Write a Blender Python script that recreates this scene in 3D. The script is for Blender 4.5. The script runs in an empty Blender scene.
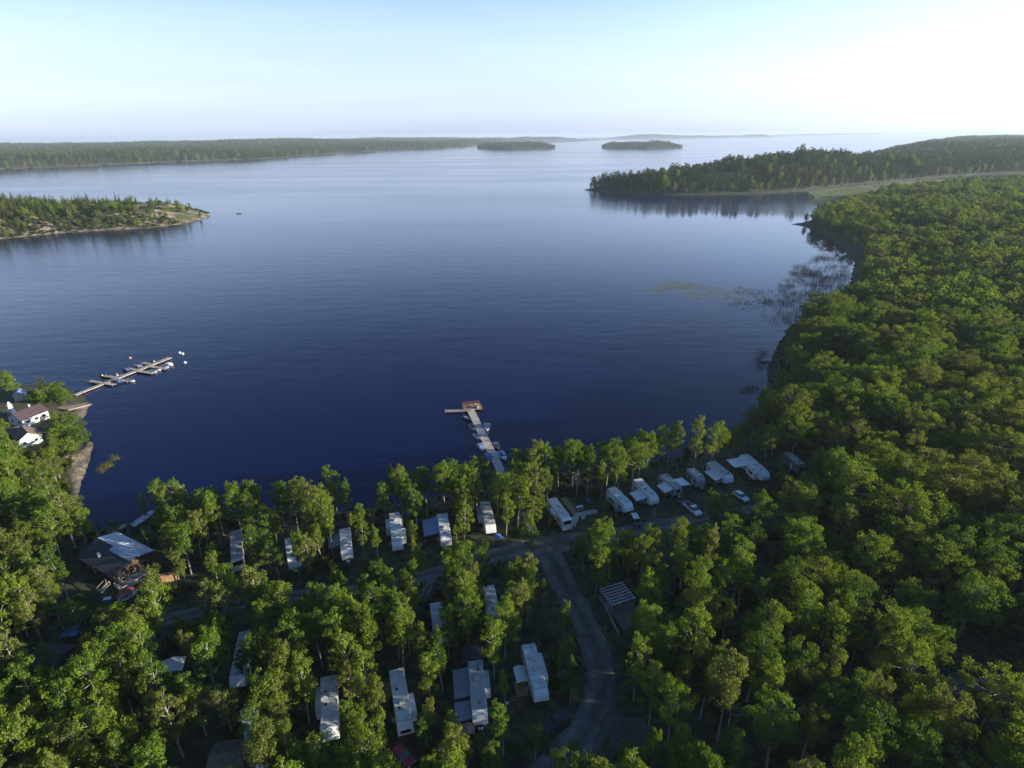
import bpy, bmesh, math, random
import numpy as np
from mathutils import Vector, Matrix
R = math.radians
random.seed(7)
rng = np.random.default_rng(11)
sc = bpy.context.scene
col = sc.collection

# ------------------------------------------------------------------ camera
CAM_H, FOC = 90.0, 593.0
PITCH, ROLL = R(22.8), R(0.47)
fwd = np.array([0, math.cos(PITCH), -math.sin(PITCH)])
r0 = np.array([1.0, 0, 0]); u0 = np.array([0, math.sin(PITCH), math.cos(PITCH)])
right = r0 * math.cos(ROLL) - u0 * math.sin(ROLL)
up = u0 * math.cos(ROLL) + r0 * math.sin(ROLL)
cam = bpy.data.cameras.new('camera'); co = bpy.data.objects.new('camera', cam); col.objects.link(co)
cam.sensor_width = 36; cam.lens = 36 * FOC / 1024; cam.clip_start = 0.5; cam.clip_end = 120000
m = Matrix.Identity(4)
for i in range(3):
    m[i][0] = right[i]; m[i][1] = up[i]; m[i][2] = -fwd[i]
m[2][3] = CAM_H
co.matrix_world = m
sc.camera = co

# ------------------------------------------------------------------ light
SUN_EL, SUN_AZ = R(11), R(98)          # azimuth clockwise from +Y (view direction) towards +X
W = bpy.data.worlds.new('World'); sc.world = W; W.use_nodes = True
wn = W.node_tree.nodes; wl = W.node_tree.links
bg = wn['Background']
sky = wn.new('ShaderNodeTexSky'); sky.sky_type = 'NISHITA'; sky.sun_disc = False
sky.sun_elevation = SUN_EL; sky.sun_rotation = SUN_AZ; sky.altitude = 300
sky.air_density = 1.0; sky.dust_density = 0.3; sky.ozone_density = 5.0
# a milky layer of thin high haze low in the sky, with faint cloud streaks
wt = wn.new('ShaderNodeTexCoord'); wsep = wn.new('ShaderNodeSeparateXYZ'); wl.new(wt.outputs['Generated'], wsep.inputs[0])
wf = wn.new('ShaderNodeMapRange'); wf.interpolation_type = 'SMOOTHSTEP'; wf.inputs['From Min'].default_value = -0.02; wf.inputs['From Max'].default_value = 0.56
wf.inputs['To Min'].default_value = 0.92; wf.inputs['To Max'].default_value = 0.0; wl.new(wsep.outputs['Z'], wf.inputs[0])
wbw = wn.new('ShaderNodeRGBToBW'); wl.new(sky.outputs[0], wbw.inputs[0])
wmap = wn.new('ShaderNodeMapping'); wmap.inputs['Scale'].default_value = (1.6, 1.6, 26); wl.new(wt.outputs['Generated'], wmap.inputs[0])
wno = wn.new('ShaderNodeTexNoise'); wno.inputs['Scale'].default_value = 1.7; wno.inputs['Detail'].default_value = 5; wl.new(wmap.outputs[0], wno.inputs['Vector'])
wcl = wn.new('ShaderNodeMapRange'); wcl.inputs['From Min'].default_value = 0.35; wcl.inputs['From Max'].default_value = 0.7; wcl.inputs['To Min'].default_value = 0.80; wcl.inputs['To Max'].default_value = 0.86
wl.new(wno.outputs['Fac'], wcl.inputs[0])
wmu = wn.new('ShaderNodeMath'); wmu.operation = 'MULTIPLY'; wl.new(wbw.outputs[0], wmu.inputs[0]); wl.new(wcl.outputs[0], wmu.inputs[1])
wti = wn.new('ShaderNodeMix'); wti.data_type = 'RGBA'; wti.blend_type = 'MULTIPLY'; wti.inputs[0].default_value = 1.0; wl.new(wmu.outputs[0], wti.inputs[6]); wti.inputs[7].default_value = (0.86, 0.97, 1.30, 1)
wmx = wn.new('ShaderNodeMix'); wmx.data_type = 'RGBA'; wl.new(wf.outputs[0], wmx.inputs[0]); wl.new(sky.outputs[0], wmx.inputs[6]); wl.new(wti.outputs[2], wmx.inputs[7])
wbo = wn.new('ShaderNodeMapRange'); wbo.interpolation_type = 'SMOOTHSTEP'; wbo.inputs['From Min'].default_value = 0.14; wbo.inputs['From Max'].default_value = 0.36
wbo.inputs['To Min'].default_value = 2.4; wbo.inputs['To Max'].default_value = 1.0; wl.new(wsep.outputs['Z'], wbo.inputs[0])
wfi = wn.new('ShaderNodeMix'); wfi.data_type = 'RGBA'; wfi.blend_type = 'MULTIPLY'; wfi.inputs[0].default_value = 1.0; wl.new(wmx.outputs[2], wfi.inputs[6])
wsx = wn.new('ShaderNodeMapRange'); wsx.interpolation_type = 'SMOOTHSTEP'; wsx.inputs['From Min'].default_value = -0.75; wsx.inputs['From Max'].default_value = 0.7
wsx.inputs['To Min'].default_value = 0.88; wsx.inputs['To Max'].default_value = 1.36; wl.new(wsep.outputs['X'], wsx.inputs[0])
wbm = wn.new('ShaderNodeMath'); wbm.operation = 'MULTIPLY'; wl.new(wbo.outputs[0], wbm.inputs[0]); wl.new(wsx.outputs[0], wbm.inputs[1]); wdi = wn.new('ShaderNodeMapRange'); wdi.interpolation_type = 'SMOOTHSTEP'; wdi.inputs['From Min'].default_value = -0.01; wdi.inputs['From Max'].default_value = 0.13
wdi.inputs['To Min'].default_value = 0.74; wdi.inputs['To Max'].default_value = 1.0; wl.new(wsep.outputs['Z'], wdi.inputs[0])
wdm = wn.new('ShaderNodeMath'); wdm.operation = 'MULTIPLY'; wl.new(wbm.outputs[0], wdm.inputs[0]); wl.new(wdi.outputs[0], wdm.inputs[1]); wl.new(wdm.outputs[0], wfi.inputs[7])
wl.new(wfi.outputs[2], bg.inputs[0]); bg.inputs[1].default_value = 0.080
sd = bpy.data.lights.new('sun', 'SUN'); sd.energy = 5.0; sd.angle = R(0.55); sd.color = (1.0, 0.90, 0.72)
so = bpy.data.objects.new('sun', sd); col.objects.link(so)
sdir = Vector((math.sin(SUN_AZ) * math.cos(SUN_EL), math.cos(SUN_AZ) * math.cos(SUN_EL), math.sin(SUN_EL)))
so.rotation_euler = sdir.to_track_quat('Z', 'Y').to_euler()
so.location = (300, 60, 200)
sc.view_settings.view_transform = 'Standard'; sc.view_settings.look = 'None'
sc.view_settings.gamma = 1.0; sc.view_settings.use_curve_mapping = False
sc.view_settings.exposure = 1.2
sc.cycles.max_bounces = 6; sc.cycles.diffuse_bounces = 3; sc.cycles.glossy_bounces = 2
sc.cycles.transmission_bounces = 3; sc.cycles.transparent_max_bounces = 4; sc.cycles.volume_bounces = 0

# ------------------------------------------------------------------ pixel <-> world
def G(px, py, z=0.0):
    d = fwd + right * (px - 512) / FOC + up * (384 - py) / FOC
    t = (z - CAM_H) / d[2]
    return np.array([d[0] * t, d[1] * t, z])
def G2(px, py, z=0.0): return G(px, py, z)[:2]
def proj(p):
    q = np.asarray(p, float) - np.array([0, 0, CAM_H])
    w = q @ fwd
    return 512 + FOC * (q @ right) / w, 384 - FOC * (q @ up) / w, w
def sstep(a, b, x):
    t = np.clip((x - a) / (b - a), 0, 1); return t * t * (3 - 2 * t)
def sdist(poly, X, Y):
    """signed distance, positive inside"""
    X = np.asarray(X, float); Y = np.asarray(Y, float)
    d2 = np.full(X.shape, 1e18); ins = np.zeros(X.shape, bool); n = len(poly)
    for i in range(n):
        ax, ay = poly[i]; bx, by = poly[(i + 1) % n]
        ex, ey = bx - ax, by - ay; L = ex * ex + ey * ey + 1e-12
        t = np.clip(((X - ax) * ex + (Y - ay) * ey) / L, 0, 1)
        dx = X - ax - t * ex; dy = Y - ay - t * ey
        d2 = np.minimum(d2, dx * dx + dy * dy)
        c = (ay > Y) != (by > Y)
        if abs(ey) > 1e-12:
            ins ^= c & (X < ax + (Y - ay) * ex / ey)
    d = np.sqrt(d2); return np.where(ins, d, -d)
def vnoise(X, Y, s, seed=0):
    """cheap smooth value noise, 0..1"""
    x = np.asarray(X) / s; y = np.asarray(Y) / s
    xi = np.floor(x).astype(np.int64); yi = np.floor(y).astype(np.int64); fx = x - xi; fy = y - yi
    fx = fx * fx * (3 - 2 * fx); fy = fy * fy * (3 - 2 * fy)
    def h(a, b):
        n = (a * 374761393 + b * 668265263 + seed * 1442695041) & 0x7fffffff
        n = ((n ^ (n >> 13)) * 1274126177) & 0x7fffffff
        return ((n ^ (n >> 16)) & 0xffff) / 65535.0
    return (h(xi, yi) * (1 - fx) + h(xi + 1, yi) * fx) * (1 - fy) + (h(xi, yi + 1) * (1 - fx) + h(xi + 1, yi + 1) * fx) * fy

# ------------------------------------------------------------------ materials
def mat(name, c, rough=0.7, var=0.15, scale=3.0, metal=0.0, c2=None, bump=0.0, spec=0.4, coords='Object'):
    M = bpy.data.materials.new(name); M.use_nodes = True
    nt = M.node_tree; b = nt.nodes['Principled BSDF']
    b.inputs['Roughness'].default_value = rough; b.inputs['Metallic'].default_value = metal
    b.inputs['Specular IOR Level'].default_value = spec
    tc = nt.nodes.new('ShaderNodeTexCoord'); no = nt.nodes.new('ShaderNodeTexNoise')
    no.inputs['Scale'].default_value = scale; no.inputs['Detail'].default_value = 5
    nt.links.new(tc.outputs[coords], no.inputs['Vector'])
    rp = nt.nodes.new('ShaderNodeValToRGB'); nt.links.new(no.outputs['Fac'], rp.inputs[0])
    if c2 is None: c2 = tuple(x * (1 - 2 * var) for x in c)
    rp.color_ramp.elements[0].position = 0.35; rp.color_ramp.elements[1].position = 0.65
    rp.color_ramp.elements[0].color = (*c2, 1); rp.color_ramp.elements[1].color = (*c, 1)
    nt.links.new(rp.outputs[0], b.inputs['Base Color'])
    if bump:
        bp = nt.nodes.new('ShaderNodeBump'); bp.inputs['Strength'].default_value = bump; bp.inputs['Distance'].default_value = 0.3
        nt.links.new(no.outputs['Fac'], bp.inputs['Height']); nt.links.new(bp.outputs[0], b.inputs['Normal'])
    return M
def leafmat(name, cols, trans=0.45):
    M = bpy.data.materials.new(name); M.use_nodes = True; nt = M.node_tree; nt.nodes.clear()
    out = nt.nodes.new('ShaderNodeOutputMaterial'); mx = nt.nodes.new('ShaderNodeMixShader')
    d = nt.nodes.new('ShaderNodeBsdfDiffuse'); t = nt.nodes.new('ShaderNodeBsdfTranslucent')
    oi = nt.nodes.new('ShaderNodeObjectInfo'); rp = nt.nodes.new('ShaderNodeValToRGB')
    nt.links.new(oi.outputs['Random'], rp.inputs[0])
    el = rp.color_ramp.elements
    for i, (p, c) in enumerate(cols):
        e = el[i] if i < 2 else el.new(p)
        e.position = p; e.color = (*c, 1)
    tc = nt.nodes.new('ShaderNodeTexCoord'); no = nt.nodes.new('ShaderNodeTexNoise'); no.inputs['Scale'].default_value = 0.9
    nt.links.new(tc.outputs['Object'], no.inputs['Vector'])
    hs = nt.nodes.new('ShaderNodeHueSaturation'); mr = nt.nodes.new('ShaderNodeMapRange')
    mr.inputs['From Min'].default_value = 0.3; mr.inputs['From Max'].default_value = 0.7
    mr.inputs['To Min'].default_value = 0.75; mr.inputs['To Max'].default_value = 1.25
    nt.links.new(no.outputs['Fac'], mr.inputs[0]); nt.links.new(mr.outputs[0], hs.inputs['Value'])
    nt.links.new(rp.outputs[0], hs.inputs['Color'])
    nt.links.new(hs.outputs[0], d.inputs[0]); tw = nt.nodes.new('ShaderNodeMix'); tw.data_type = 'RGBA'; tw.blend_type = 'MULTIPLY'; tw.inputs[0].default_value = 1.0; tw.inputs[7].default_value = (1.3, 1.2, 0.7, 1)
    nt.links.new(hs.outputs[0], tw.inputs[6]); nt.links.new(tw.outputs[2], t.inputs[0])
    mx.inputs[0].default_value = trans
    nt.links.new(d.outputs[0], mx.inputs[1]); nt.links.new(t.outputs[0], mx.inputs[2]); nt.links.new(mx.outputs[0], out.inputs[0])
    return M
MT = {}
MT['leaf'] = leafmat('aspen_leaf', [(0.0, (0.070, 0.120, 0.020)), (1.0, (0.182, 0.210, 0.052)), (0.2, (0.108, 0.176, 0.024)), (0.45, (0.143, 0.212, 0.027)), (0.7, (0.163, 0.223, 0.030)), (0.9, (0.132, 0.158, 0.036))], 0.45)
MT['needle'] = leafmat('needle', [(0.0, (0.035, 0.055, 0.016)), (1.0, (0.070, 0.095, 0.020)), (0.5, (0.050, 0.075, 0.020))], 0.2)
MT['dull_leaf'] = leafmat('dull_leaf', [(0.0, (0.045, 0.062, 0.016)), (1.0, (0.095, 0.105, 0.028)), (0.35, (0.050, 0.075, 0.018)), (0.7, (0.075, 0.098, 0.020))], 0.2)
MT['scrub'] = leafmat('scrub_leaf', [(0.0, (0.040, 0.062, 0.014)), (1.0, (0.085, 0.100, 0.022))], 0.35)
MT['reed'] = leafmat('reed_leaf', [(0.0, (0.085, 0.075, 0.065)), (1.0, (0.11, 0.085, 0.085))], 0.3)
MT['reed_green'] = leafmat('reed_green_leaf', [(0.0, (0.13, 0.14, 0.035)), (1.0, (0.16, 0.15, 0.05))], 0.3)
MT['pad'] = mat('pad_leaf', (0.24, 0.25, 0.06), 0.5, 0.2, .5)
MT['bark'] = mat('bark', (0.36, 0.33, 0.27), 0.9, 0.3, 2.5)
MT['bark_dark'] = mat('bark_dark', (0.12, 0.09, 0.07), 0.9, 0.3, 2.5)
MT['dead_wood'] = mat('dead_wood', (0.42, 0.36, 0.32), 0.9, 0.2, 2)
MT['white'] = mat('white_shell', (0.74, 0.75, 0.75), 0.45, 0.06, 0.8)
MT['roof_white'] = mat('roof_membrane', (0.70, 0.71, 0.70), 0.6, 0.2, 0.55, c2=(0.46, 0.46, 0.44))
MT['roof_grey'] = mat('roof_grey', (0.44, 0.44, 0.43), 0.7, 0.2, 0.6, c2=(0.28, 0.28, 0.27))
MT['grey_shell'] = mat('grey_shell', (0.34, 0.34, 0.36), 0.5, 0.1, 0.8)
MT['dark_shell'] = mat('dark_shell', (0.13, 0.12, 0.14), 0.5, 0.1, 1)
MT['cream'] = mat('cream_shell', (0.68, 0.63, 0.54), 0.5, 0.06, 0.8)
MT['tan_band'] = mat('tan_band', (0.38, 0.30, 0.24), 0.5, 0.1, 2)
MT['blue_band'] = mat('blue_band', (0.10, 0.14, 0.26), 0.5, 0.1, 2)
MT['glass'] = mat('dark_glass', (0.02, 0.025, 0.03), 0.08, 0.1, 1, spec=0.8)
MT['black'] = mat('black_rubber', (0.03, 0.03, 0.03), 0.7, 0.1, 4)
MT['metal'] = mat('galvanised_metal', (0.5, 0.5, 0.5), 0.35, 0.1, 3, metal=0.8)
MT['ac'] = mat('vent_plastic', (0.55, 0.55, 0.54), 0.5, 0.1, 3)
MT['plank'] = mat('weathered_plank', (0.42, 0.37, 0.32), 0.85, 0.22, 1.5)
MT['plank_warm'] = mat('warm_plank', (0.42, 0.26, 0.15), 0.8, 0.22, 1.5)
MT['plank_pale'] = mat('pale_plank', (0.55, 0.48, 0.40), 0.85, 0.2, 1.5)
MT['shingle'] = mat('purple_shingle', (0.10, 0.065, 0.075), 0.85, 0.2, 2)
MT['shingle_tan'] = mat('tan_shingle', (0.22, 0.16, 0.12), 0.85, 0.2, 2)
MT['shingle_dark'] = mat('dark_shingle', (0.075, 0.075, 0.085), 0.85, 0.25, 1.5)
MT['tin'] = mat('pale_tin_roof', (0.50, 0.56, 0.62), 0.45, 0.14, 0.6, metal=0.15)
MT['clap'] = mat('white_clapboard', (0.80, 0.79, 0.76), 0.7, 0.05, 1.0)
MT['log'] = mat('log_wall', (0.10, 0.065, 0.05), 0.85, 0.25, 1.6)
MT['orange_wood'] = mat('split_wood', (0.55, 0.32, 0.17), 0.85, 0.25, 4)
MT['blue_tarp'] = mat('blue_tarp', (0.06, 0.17, 0.50), 0.5, 0.15, 1.5)
MT['awn_blue'] = mat('blue_awning', (0.20, 0.28, 0.46), 0.6, 0.1, 1.5)
MT['awn_white'] = mat('white_awning', (0.74, 0.74, 0.73), 0.6, 0.06, 1)
MT['awn_grey'] = mat('grey_awning', (0.24, 0.25, 0.30), 0.7, 0.08, 1)
MT['red'] = mat('red_paint', (0.30, 0.025, 0.03), 0.25, 0.05, 1, spec=0.6)
MT['red_dull'] = mat('red_plastic', (0.35, 0.06, 0.05), 0.5, 0.1, 2)
MT['car_white'] = mat('white_paint', (0.78, 0.78, 0.78), 0.25, 0.03, 1, spec=0.6)
MT['car_dark'] = mat('dark_paint', (0.035, 0.035, 0.05), 0.25, 0.05, 1, spec=0.6)
MT['lamp'] = mat('lamp_lens', (0.7, 0.7, 0.68), 0.15, 0.03, 1)
MT['hull_white'] = mat('white_hull', (0.72, 0.73, 0.74), 0.3, 0.05, 1)
MT['hull_blue'] = mat('blue_hull', (0.12, 0.19, 0.42), 0.3, 0.08, 1)
MT['hull_alu'] = mat('aluminium_hull', (0.46, 0.48, 0.52), 0.35, 0.08, 1, metal=0.5)
MT['hull_dark'] = mat('dark_hull', (0.08, 0.06, 0.08), 0.4, 0.1, 1)
MT['seat'] = mat('boat_seat', (0.30, 0.33, 0.45), 0.6, 0.1, 2)
MT['cover_blue'] = mat('boat_cover', (0.10, 0.13, 0.30), 0.7, 0.1, 2)
MT['concrete'] = mat('ramp_concrete', (0.34, 0.27, 0.21), 0.9, 0.25, 0.5)
def rockmat(name, a, b, c, s1, s2, lo=.48):
    M = mat(name, a, 0.92, 0.2, s1, c2=b, bump=0.0); nt = M.node_tree; bs = nt.nodes['Principled BSDF']; N = nt.nodes.new; L = nt.links.new
    tc = [x for x in nt.nodes if x.type == 'TEX_COORD'][0]; rp = [x for x in nt.nodes if x.type == 'VALTORGB'][0]
    no = N('ShaderNodeTexNoise'); no.inputs['Scale'].default_value = s2; no.inputs['Detail'].default_value = 8; no.inputs['Roughness'].default_value = .65; L(tc.outputs['Object'], no.inputs['Vector'])
    mr = N('ShaderNodeMapRange'); mr.inputs['From Min'].default_value = .48; mr.inputs['From Max'].default_value = .58; L(no.outputs['Fac'], mr.inputs[0])
    mx = N('ShaderNodeMix'); mx.data_type = 'RGBA'; L(mr.outputs[0], mx.inputs[0]); L(rp.outputs[0], mx.inputs[6]); mx.inputs[7].default_value = (*c, 1); L(mx.outputs[2], bs.inputs['Base Color'])
    mr.inputs['From Min'].default_value = lo; mr.inputs['From Max'].default_value = lo + .08
    bp = N('ShaderNodeBump'); bp.inputs['Strength'].default_value = .9; bp.inputs['Distance'].default_value = 1.2; L(no.outputs['Fac'], bp.inputs['Height']); L(bp.outputs[0], bs.inputs['Normal'])
    return M
MT['rock'] = rockmat('granite', (0.23, 0.175, 0.135), (0.12, 0.095, 0.07), (0.07, 0.072, 0.03), .5, .38)
MT['rock_far'] = rockmat('lichen_granite', (0.30, 0.225, 0.185), (0.15, 0.115, 0.095), (0.060, 0.075, 0.025), .12, .085, .46)
MT['rock_shore'] = mat('rocky_shore', (0.17, 0.14, 0.10), 0.95, 0.2, 0.006, c2=(0.05, 0.055, 0.025))
MT['ground'] = mat('forest_floor', (0.036, 0.040, 0.019), 0.95, 0.2, 0.12, c2=(0.022, 0.019, 0.015), bump=0.3)
nt_ = MT['ground'].node_tree; rp_ = [x for x in nt_.nodes if x.type == 'VALTORGB'][0]; n2_ = nt_.nodes.new('ShaderNodeTexNoise'); n2_.inputs['Scale'].default_value = .55; n2_.inputs['Detail'].default_value = 8
tc_ = [x for x in nt_.nodes if x.type == 'TEX_COORD'][0]; nt_.links.new(tc_.outputs['Object'], n2_.inputs['Vector']); mr_ = nt_.nodes.new('ShaderNodeMapRange'); mr_.inputs['From Min'].default_value = .46; mr_.inputs['From Max'].default_value = .58
nt_.links.new(n2_.outputs['Fac'], mr_.inputs[0]); mx_ = nt_.nodes.new('ShaderNodeMix'); mx_.data_type = 'RGBA'; nt_.links.new(mr_.outputs[0], mx_.inputs[0]); nt_.links.new(rp_.outputs[0], mx_.inputs[6]); mx_.inputs[7].default_value = (.062, .078, .022, 1)
nt_.links.new(mx_.outputs[2], nt_.nodes['Principled BSDF'].inputs['Base Color'])
MT['lawn'] = mat('lawn_grass', (0.060, 0.080, 0.020), 0.95, 0.2, 0.3, c2=(0.06, 0.055, 0.028))
MT['marsh'] = mat('marsh_grass', (0.10, 0.15, 0.03), 0.95, 0.2, 0.03, c2=(0.11, 0.11, 0.045))
MT['hill'] = mat('wooded_soil', (0.045, 0.055, 0.025), 0.95, 0.2, 0.02)
MT['canopy'] = mat('far_canopy', (0.055, 0.075, 0.028), 0.95, 0.2, 0.02, c2=(0.032, 0.045, 0.022))
MT['rust'] = mat('rust_brown_paint', (0.27, 0.11, 0.075), 0.7, 0.2, 2)
MT['deck_red'] = mat('faded_red_boards', (0.20, 0.14, 0.13), 0.8, 0.2, 1.5)
MT['slat'] = mat('worn_white_slat', (0.62, 0.60, 0.60), 0.8, 0.2, 1.5)

# ------------------------------------------------------------------ mesh helper
class MB:
    def __init__(s): s.v = []; s.f = []; s.mi = []
    def add(s, vs, fs, mi=0):
        o = len(s.v); s.v += [tuple(map(float, p)) for p in vs]
        for f in fs: s.f.append(tuple(i + o for i in f)); s.mi.append(mi)
        return s
    def box(s, cx, cy, cz, sx, sy, sz, rz=0.0, mi=0):
        c, n = math.cos(rz), math.sin(rz); vs = []
        for z in (-.5, .5):
            for x, y in ((-.5, -.5), (.5, -.5), (.5, .5), (-.5, .5)):
                X, Y = x * sx, y * sy; vs.append((cx + X * c - Y * n, cy + X * n + Y * c, cz + z * sz))
        return s.add(vs, [(3, 2, 1, 0), (4, 5, 6, 7), (0, 1, 5, 4), (1, 2, 6, 5), (2, 3, 7, 6), (3, 0, 4, 7)], mi)
    def prism(s, prof, y0, y1, mi=0):
        """outline in x,z (counter-clockwise) pulled along y"""
        n = len(prof); vs = [(x, y0, z) for x, z in prof] + [(x, y1, z) for x, z in prof]
        fs = [tuple(range(n)), tuple(range(2 * n - 1, n - 1, -1))]
        for i in range(n):
            j = (i + 1) % n; fs.append((i, i + n, j + n, j))
        return s.add(vs, fs, mi)
    def slab(s, q, th, mi=0):
        """quad of 3-D points given a thickness downwards along its normal"""
        q = [np.array(p, float) for p in q]; nrm = np.cross(q[1] - q[0], q[3] - q[0]); nrm /= np.linalg.norm(nrm)
        if nrm[2] < 0: nrm = -nrm
        vs = q + [p - nrm * th for p in q]
        return s.add(vs, [(0, 1, 2, 3), (7, 6, 5, 4), (0, 4, 5, 1), (1, 5, 6, 2), (2, 6, 7, 3), (3, 7, 4, 0)], mi)
    def tube(s, pts, rad, n=6, mi=0, cap=True):
        pts = [np.array(p, float) for p in pts]; vs = []; fs = []
        for i, p in enumerate(pts):
            t = pts[min(i + 1, len(pts) - 1)] - pts[max(i - 1, 0)]; t = t / (np.linalg.norm(t) + 1e-9)
            a = np.cross(t, [0, 0, 1]) if abs(t[2]) < 0.9 else np.cross(t, [1, 0, 0]); a /= np.linalg.norm(a); b = np.cross(t, a)
            for k in range(n):
                w = 2 * math.pi * k / n; vs.append(p + (a * math.cos(w) + b * math.sin(w)) * rad[i])
        for i in range(len(pts) - 1):
            for k in range(n):
                k2 = (k + 1) % n; fs.append((i * n + k, i * n + k2, (i + 1) * n + k2, (i + 1) * n + k))
        if cap: fs.append(tuple(range(n - 1, -1, -1))); fs.append(tuple(range((len(pts) - 1) * n, len(pts) * n)))
        return s.add(vs, fs, mi)
    def lathe(s, prof, cx=0, cy=0, n=14, mi=0):
        vs = []; fs = []
        for r, z in prof:
            for k in range(n):
                w = 2 * math.pi * k / n; vs.append((cx + r * math.cos(w), cy + r * math.sin(w), z))
        for i in range(len(prof) - 1):
            for k in range(n):
                k2 = (k + 1) % n; fs.append((i * n + k, i * n + k2, (i + 1) * n + k2, (i + 1) * n + k))
        fs.append(tuple(range(n - 1, -1, -1))); fs.append(tuple(range((len(prof) - 1) * n, len(prof) * n)))
        return s.add(vs, fs, mi)
    def wheel(s, x, y, z, r, w, mi=0):
        return s.tube([(x, y - w / 2, z), (x, y + w / 2, z)], [r, r], 14, mi)
    def build(s, name, mats, parent=None, bevel=0.0, smooth=False):
        me = bpy.data.meshes.new(name); me.from_pydata(s.v, [], s.f)
        if not isinstance(mats, (list, tuple)): mats = [mats]
        for q in mats: me.materials.append(q)
        me.polygons.foreach_set('material_index', s.mi)
        b = bmesh.new(); b.from_mesh(me)
        bmesh.ops.recalc_face_normals(b, faces=b.faces)
        if bevel:
            es = [e for e in b.edges if len(e.link_faces) == 2 and e.calc_face_angle(0) > 0.5]
            bmesh.ops.bevel(b, geom=es, offset=bevel, segments=2, affect='EDGES', profile=0.6)
        b.to_mesh(me); b.free()
        if smooth: me.polygons.foreach_set('use_smooth', [True] * len(me.polygons))
        me.update()
        o = bpy.data.objects.new(name, me); col.objects.link(o)
        if parent: o.parent = parent
        return o
def tag(o, label=None, cat=None, group=None, kind=None):
    if label: o['label'] = label
    if cat: o['category'] = cat
    if group: o['group'] = group
    if kind: o['kind'] = kind
    return o
LAND = []      # landmarks that trees are described by: (phrase, x, y)
def thing(name, label, cat, loc, rz=0, group=None, phrase=None):
    o = bpy.data.objects.new(name, None); col.objects.link(o); o.empty_display_size = 1
    o.location = tuple(float(a) for a in loc); o.rotation_euler = (0, 0, rz); tag(o, label, cat, group)
    if phrase: LAND.append((phrase, float(loc[0]), float(loc[1])))
    return o

# ------------------------------------------------------------------ outlines of the land
SHORE = [(-140, 398), (-60, 392), (0, 386), (40, 384), (64, 387), (80, 394), (89, 403), (82, 411), (80, 420), (87, 432), (88, 447), (83, 462),
         (76, 478), (73, 494), (78, 512), (96, 530), (125, 526), (150, 520), (172, 512), (200, 514), (240, 516), (300, 515), (350, 512),
         (390, 505), (440, 496), (500, 481), (560, 474), (620, 466), (680, 456), (715, 444), (745, 424), (762, 405), (768, 385), (767, 368),
         (778, 345), (792, 325), (815, 314), (842, 300), (850, 285), (855, 262), (840, 245), (822, 234), (806, 227), (791, 224.5), (808, 221.5),
         (826, 214), (846, 205), (872, 198), (905, 191), (950, 186), (1024, 183.5), (1150, 180)]
NEAR = [tuple(G2(*p)) for p in SHORE] + [(1500, 900), (1500, -80), (-420, -80), (-420, 150)]
LEFTP = [(-160, 254), (-80, 247), (0, 239), (30, 236), (60, 233), (100, 230.5), (150, 228), (180, 224), (203, 219), (210.5, 214.5),
         (200, 211), (160, 212), (110, 211), (60, 210), (0, 208), (-160, 206)]
LEFTP = [tuple(G2(*p)) for p in LEFTP]
RIGHTP = [(584, 190), (604, 192), (640, 194.3), (700, 195), (760, 194), (800, 191.5), (840, 187), (900, 181), (960, 176), (1024, 173),
          (1150, 170), (1150, 152), (960, 153), (900, 160), (860, 166), (800, 172), (740, 178), (680, 183.5), (620, 188), (596, 189)]
RIGHTP = [tuple(G2(*p)) for p in RIGHTP]
HILL2 = [(868, 173), (940, 171), (1024, 169.5), (1200, 165), (1200, 138), (1024, 139.5), (940, 143), (890, 150), (862, 161)]
HILL2 = [tuple(G2(*p)) for p in HILL2]
FARL = [(-220, 180), (-100, 174), (0, 169.5), (40, 168), (100, 165.5), (170, 162), (256, 159.5), (330, 154), (346, 152.5), (375, 152), (378, 150.5), (440, 149),
        (470, 146), (500, 143), (512, 141.3), (505, 139.8), (420, 140.3), (330, 141.3), (256, 142.5), (180, 145), (100, 146.5), (0, 147.5), (-220, 150)]
FARL = [tuple(G2(*p)) for p in FARL]
ISL1 = [(477, 148), (485, 149.3), (510, 149.6), (540, 149), (556, 148.4), (545, 147.2), (520, 146.4), (490, 146.4)]
ISL2 = [(598, 148), (612, 148.6), (650, 148.8), (684, 147.8), (670, 147), (640, 146.4), (610, 146.6)]
ISL1 = [tuple(G2(*p)) for p in ISL1]; ISL2 = [tuple(G2(*p)) for p in ISL2]

def rough(poly, amp, seg, seed):
    g = np.random.default_rng(seed); out_ = []
    for i in range(len(poly)):
        a_ = np.array(poly[i]); b_ = np.array(poly[(i + 1) % len(poly)]); n = max(1, int(np.linalg.norm(b_ - a_) / seg))
        for k in range(n):
            q = a_ + (b_ - a_) * k / n
            out_.append(tuple(q + (g.normal(size=2) * amp if n > 1 else 0)))
    return out_
RIGHTP = rough(RIGHTP, 5, 45, 1); ISL1 = rough(ISL1, 16, 70, 2); ISL2 = rough(ISL2, 16, 70, 3); FARL = rough(FARL, 26, 170, 4)

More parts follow.
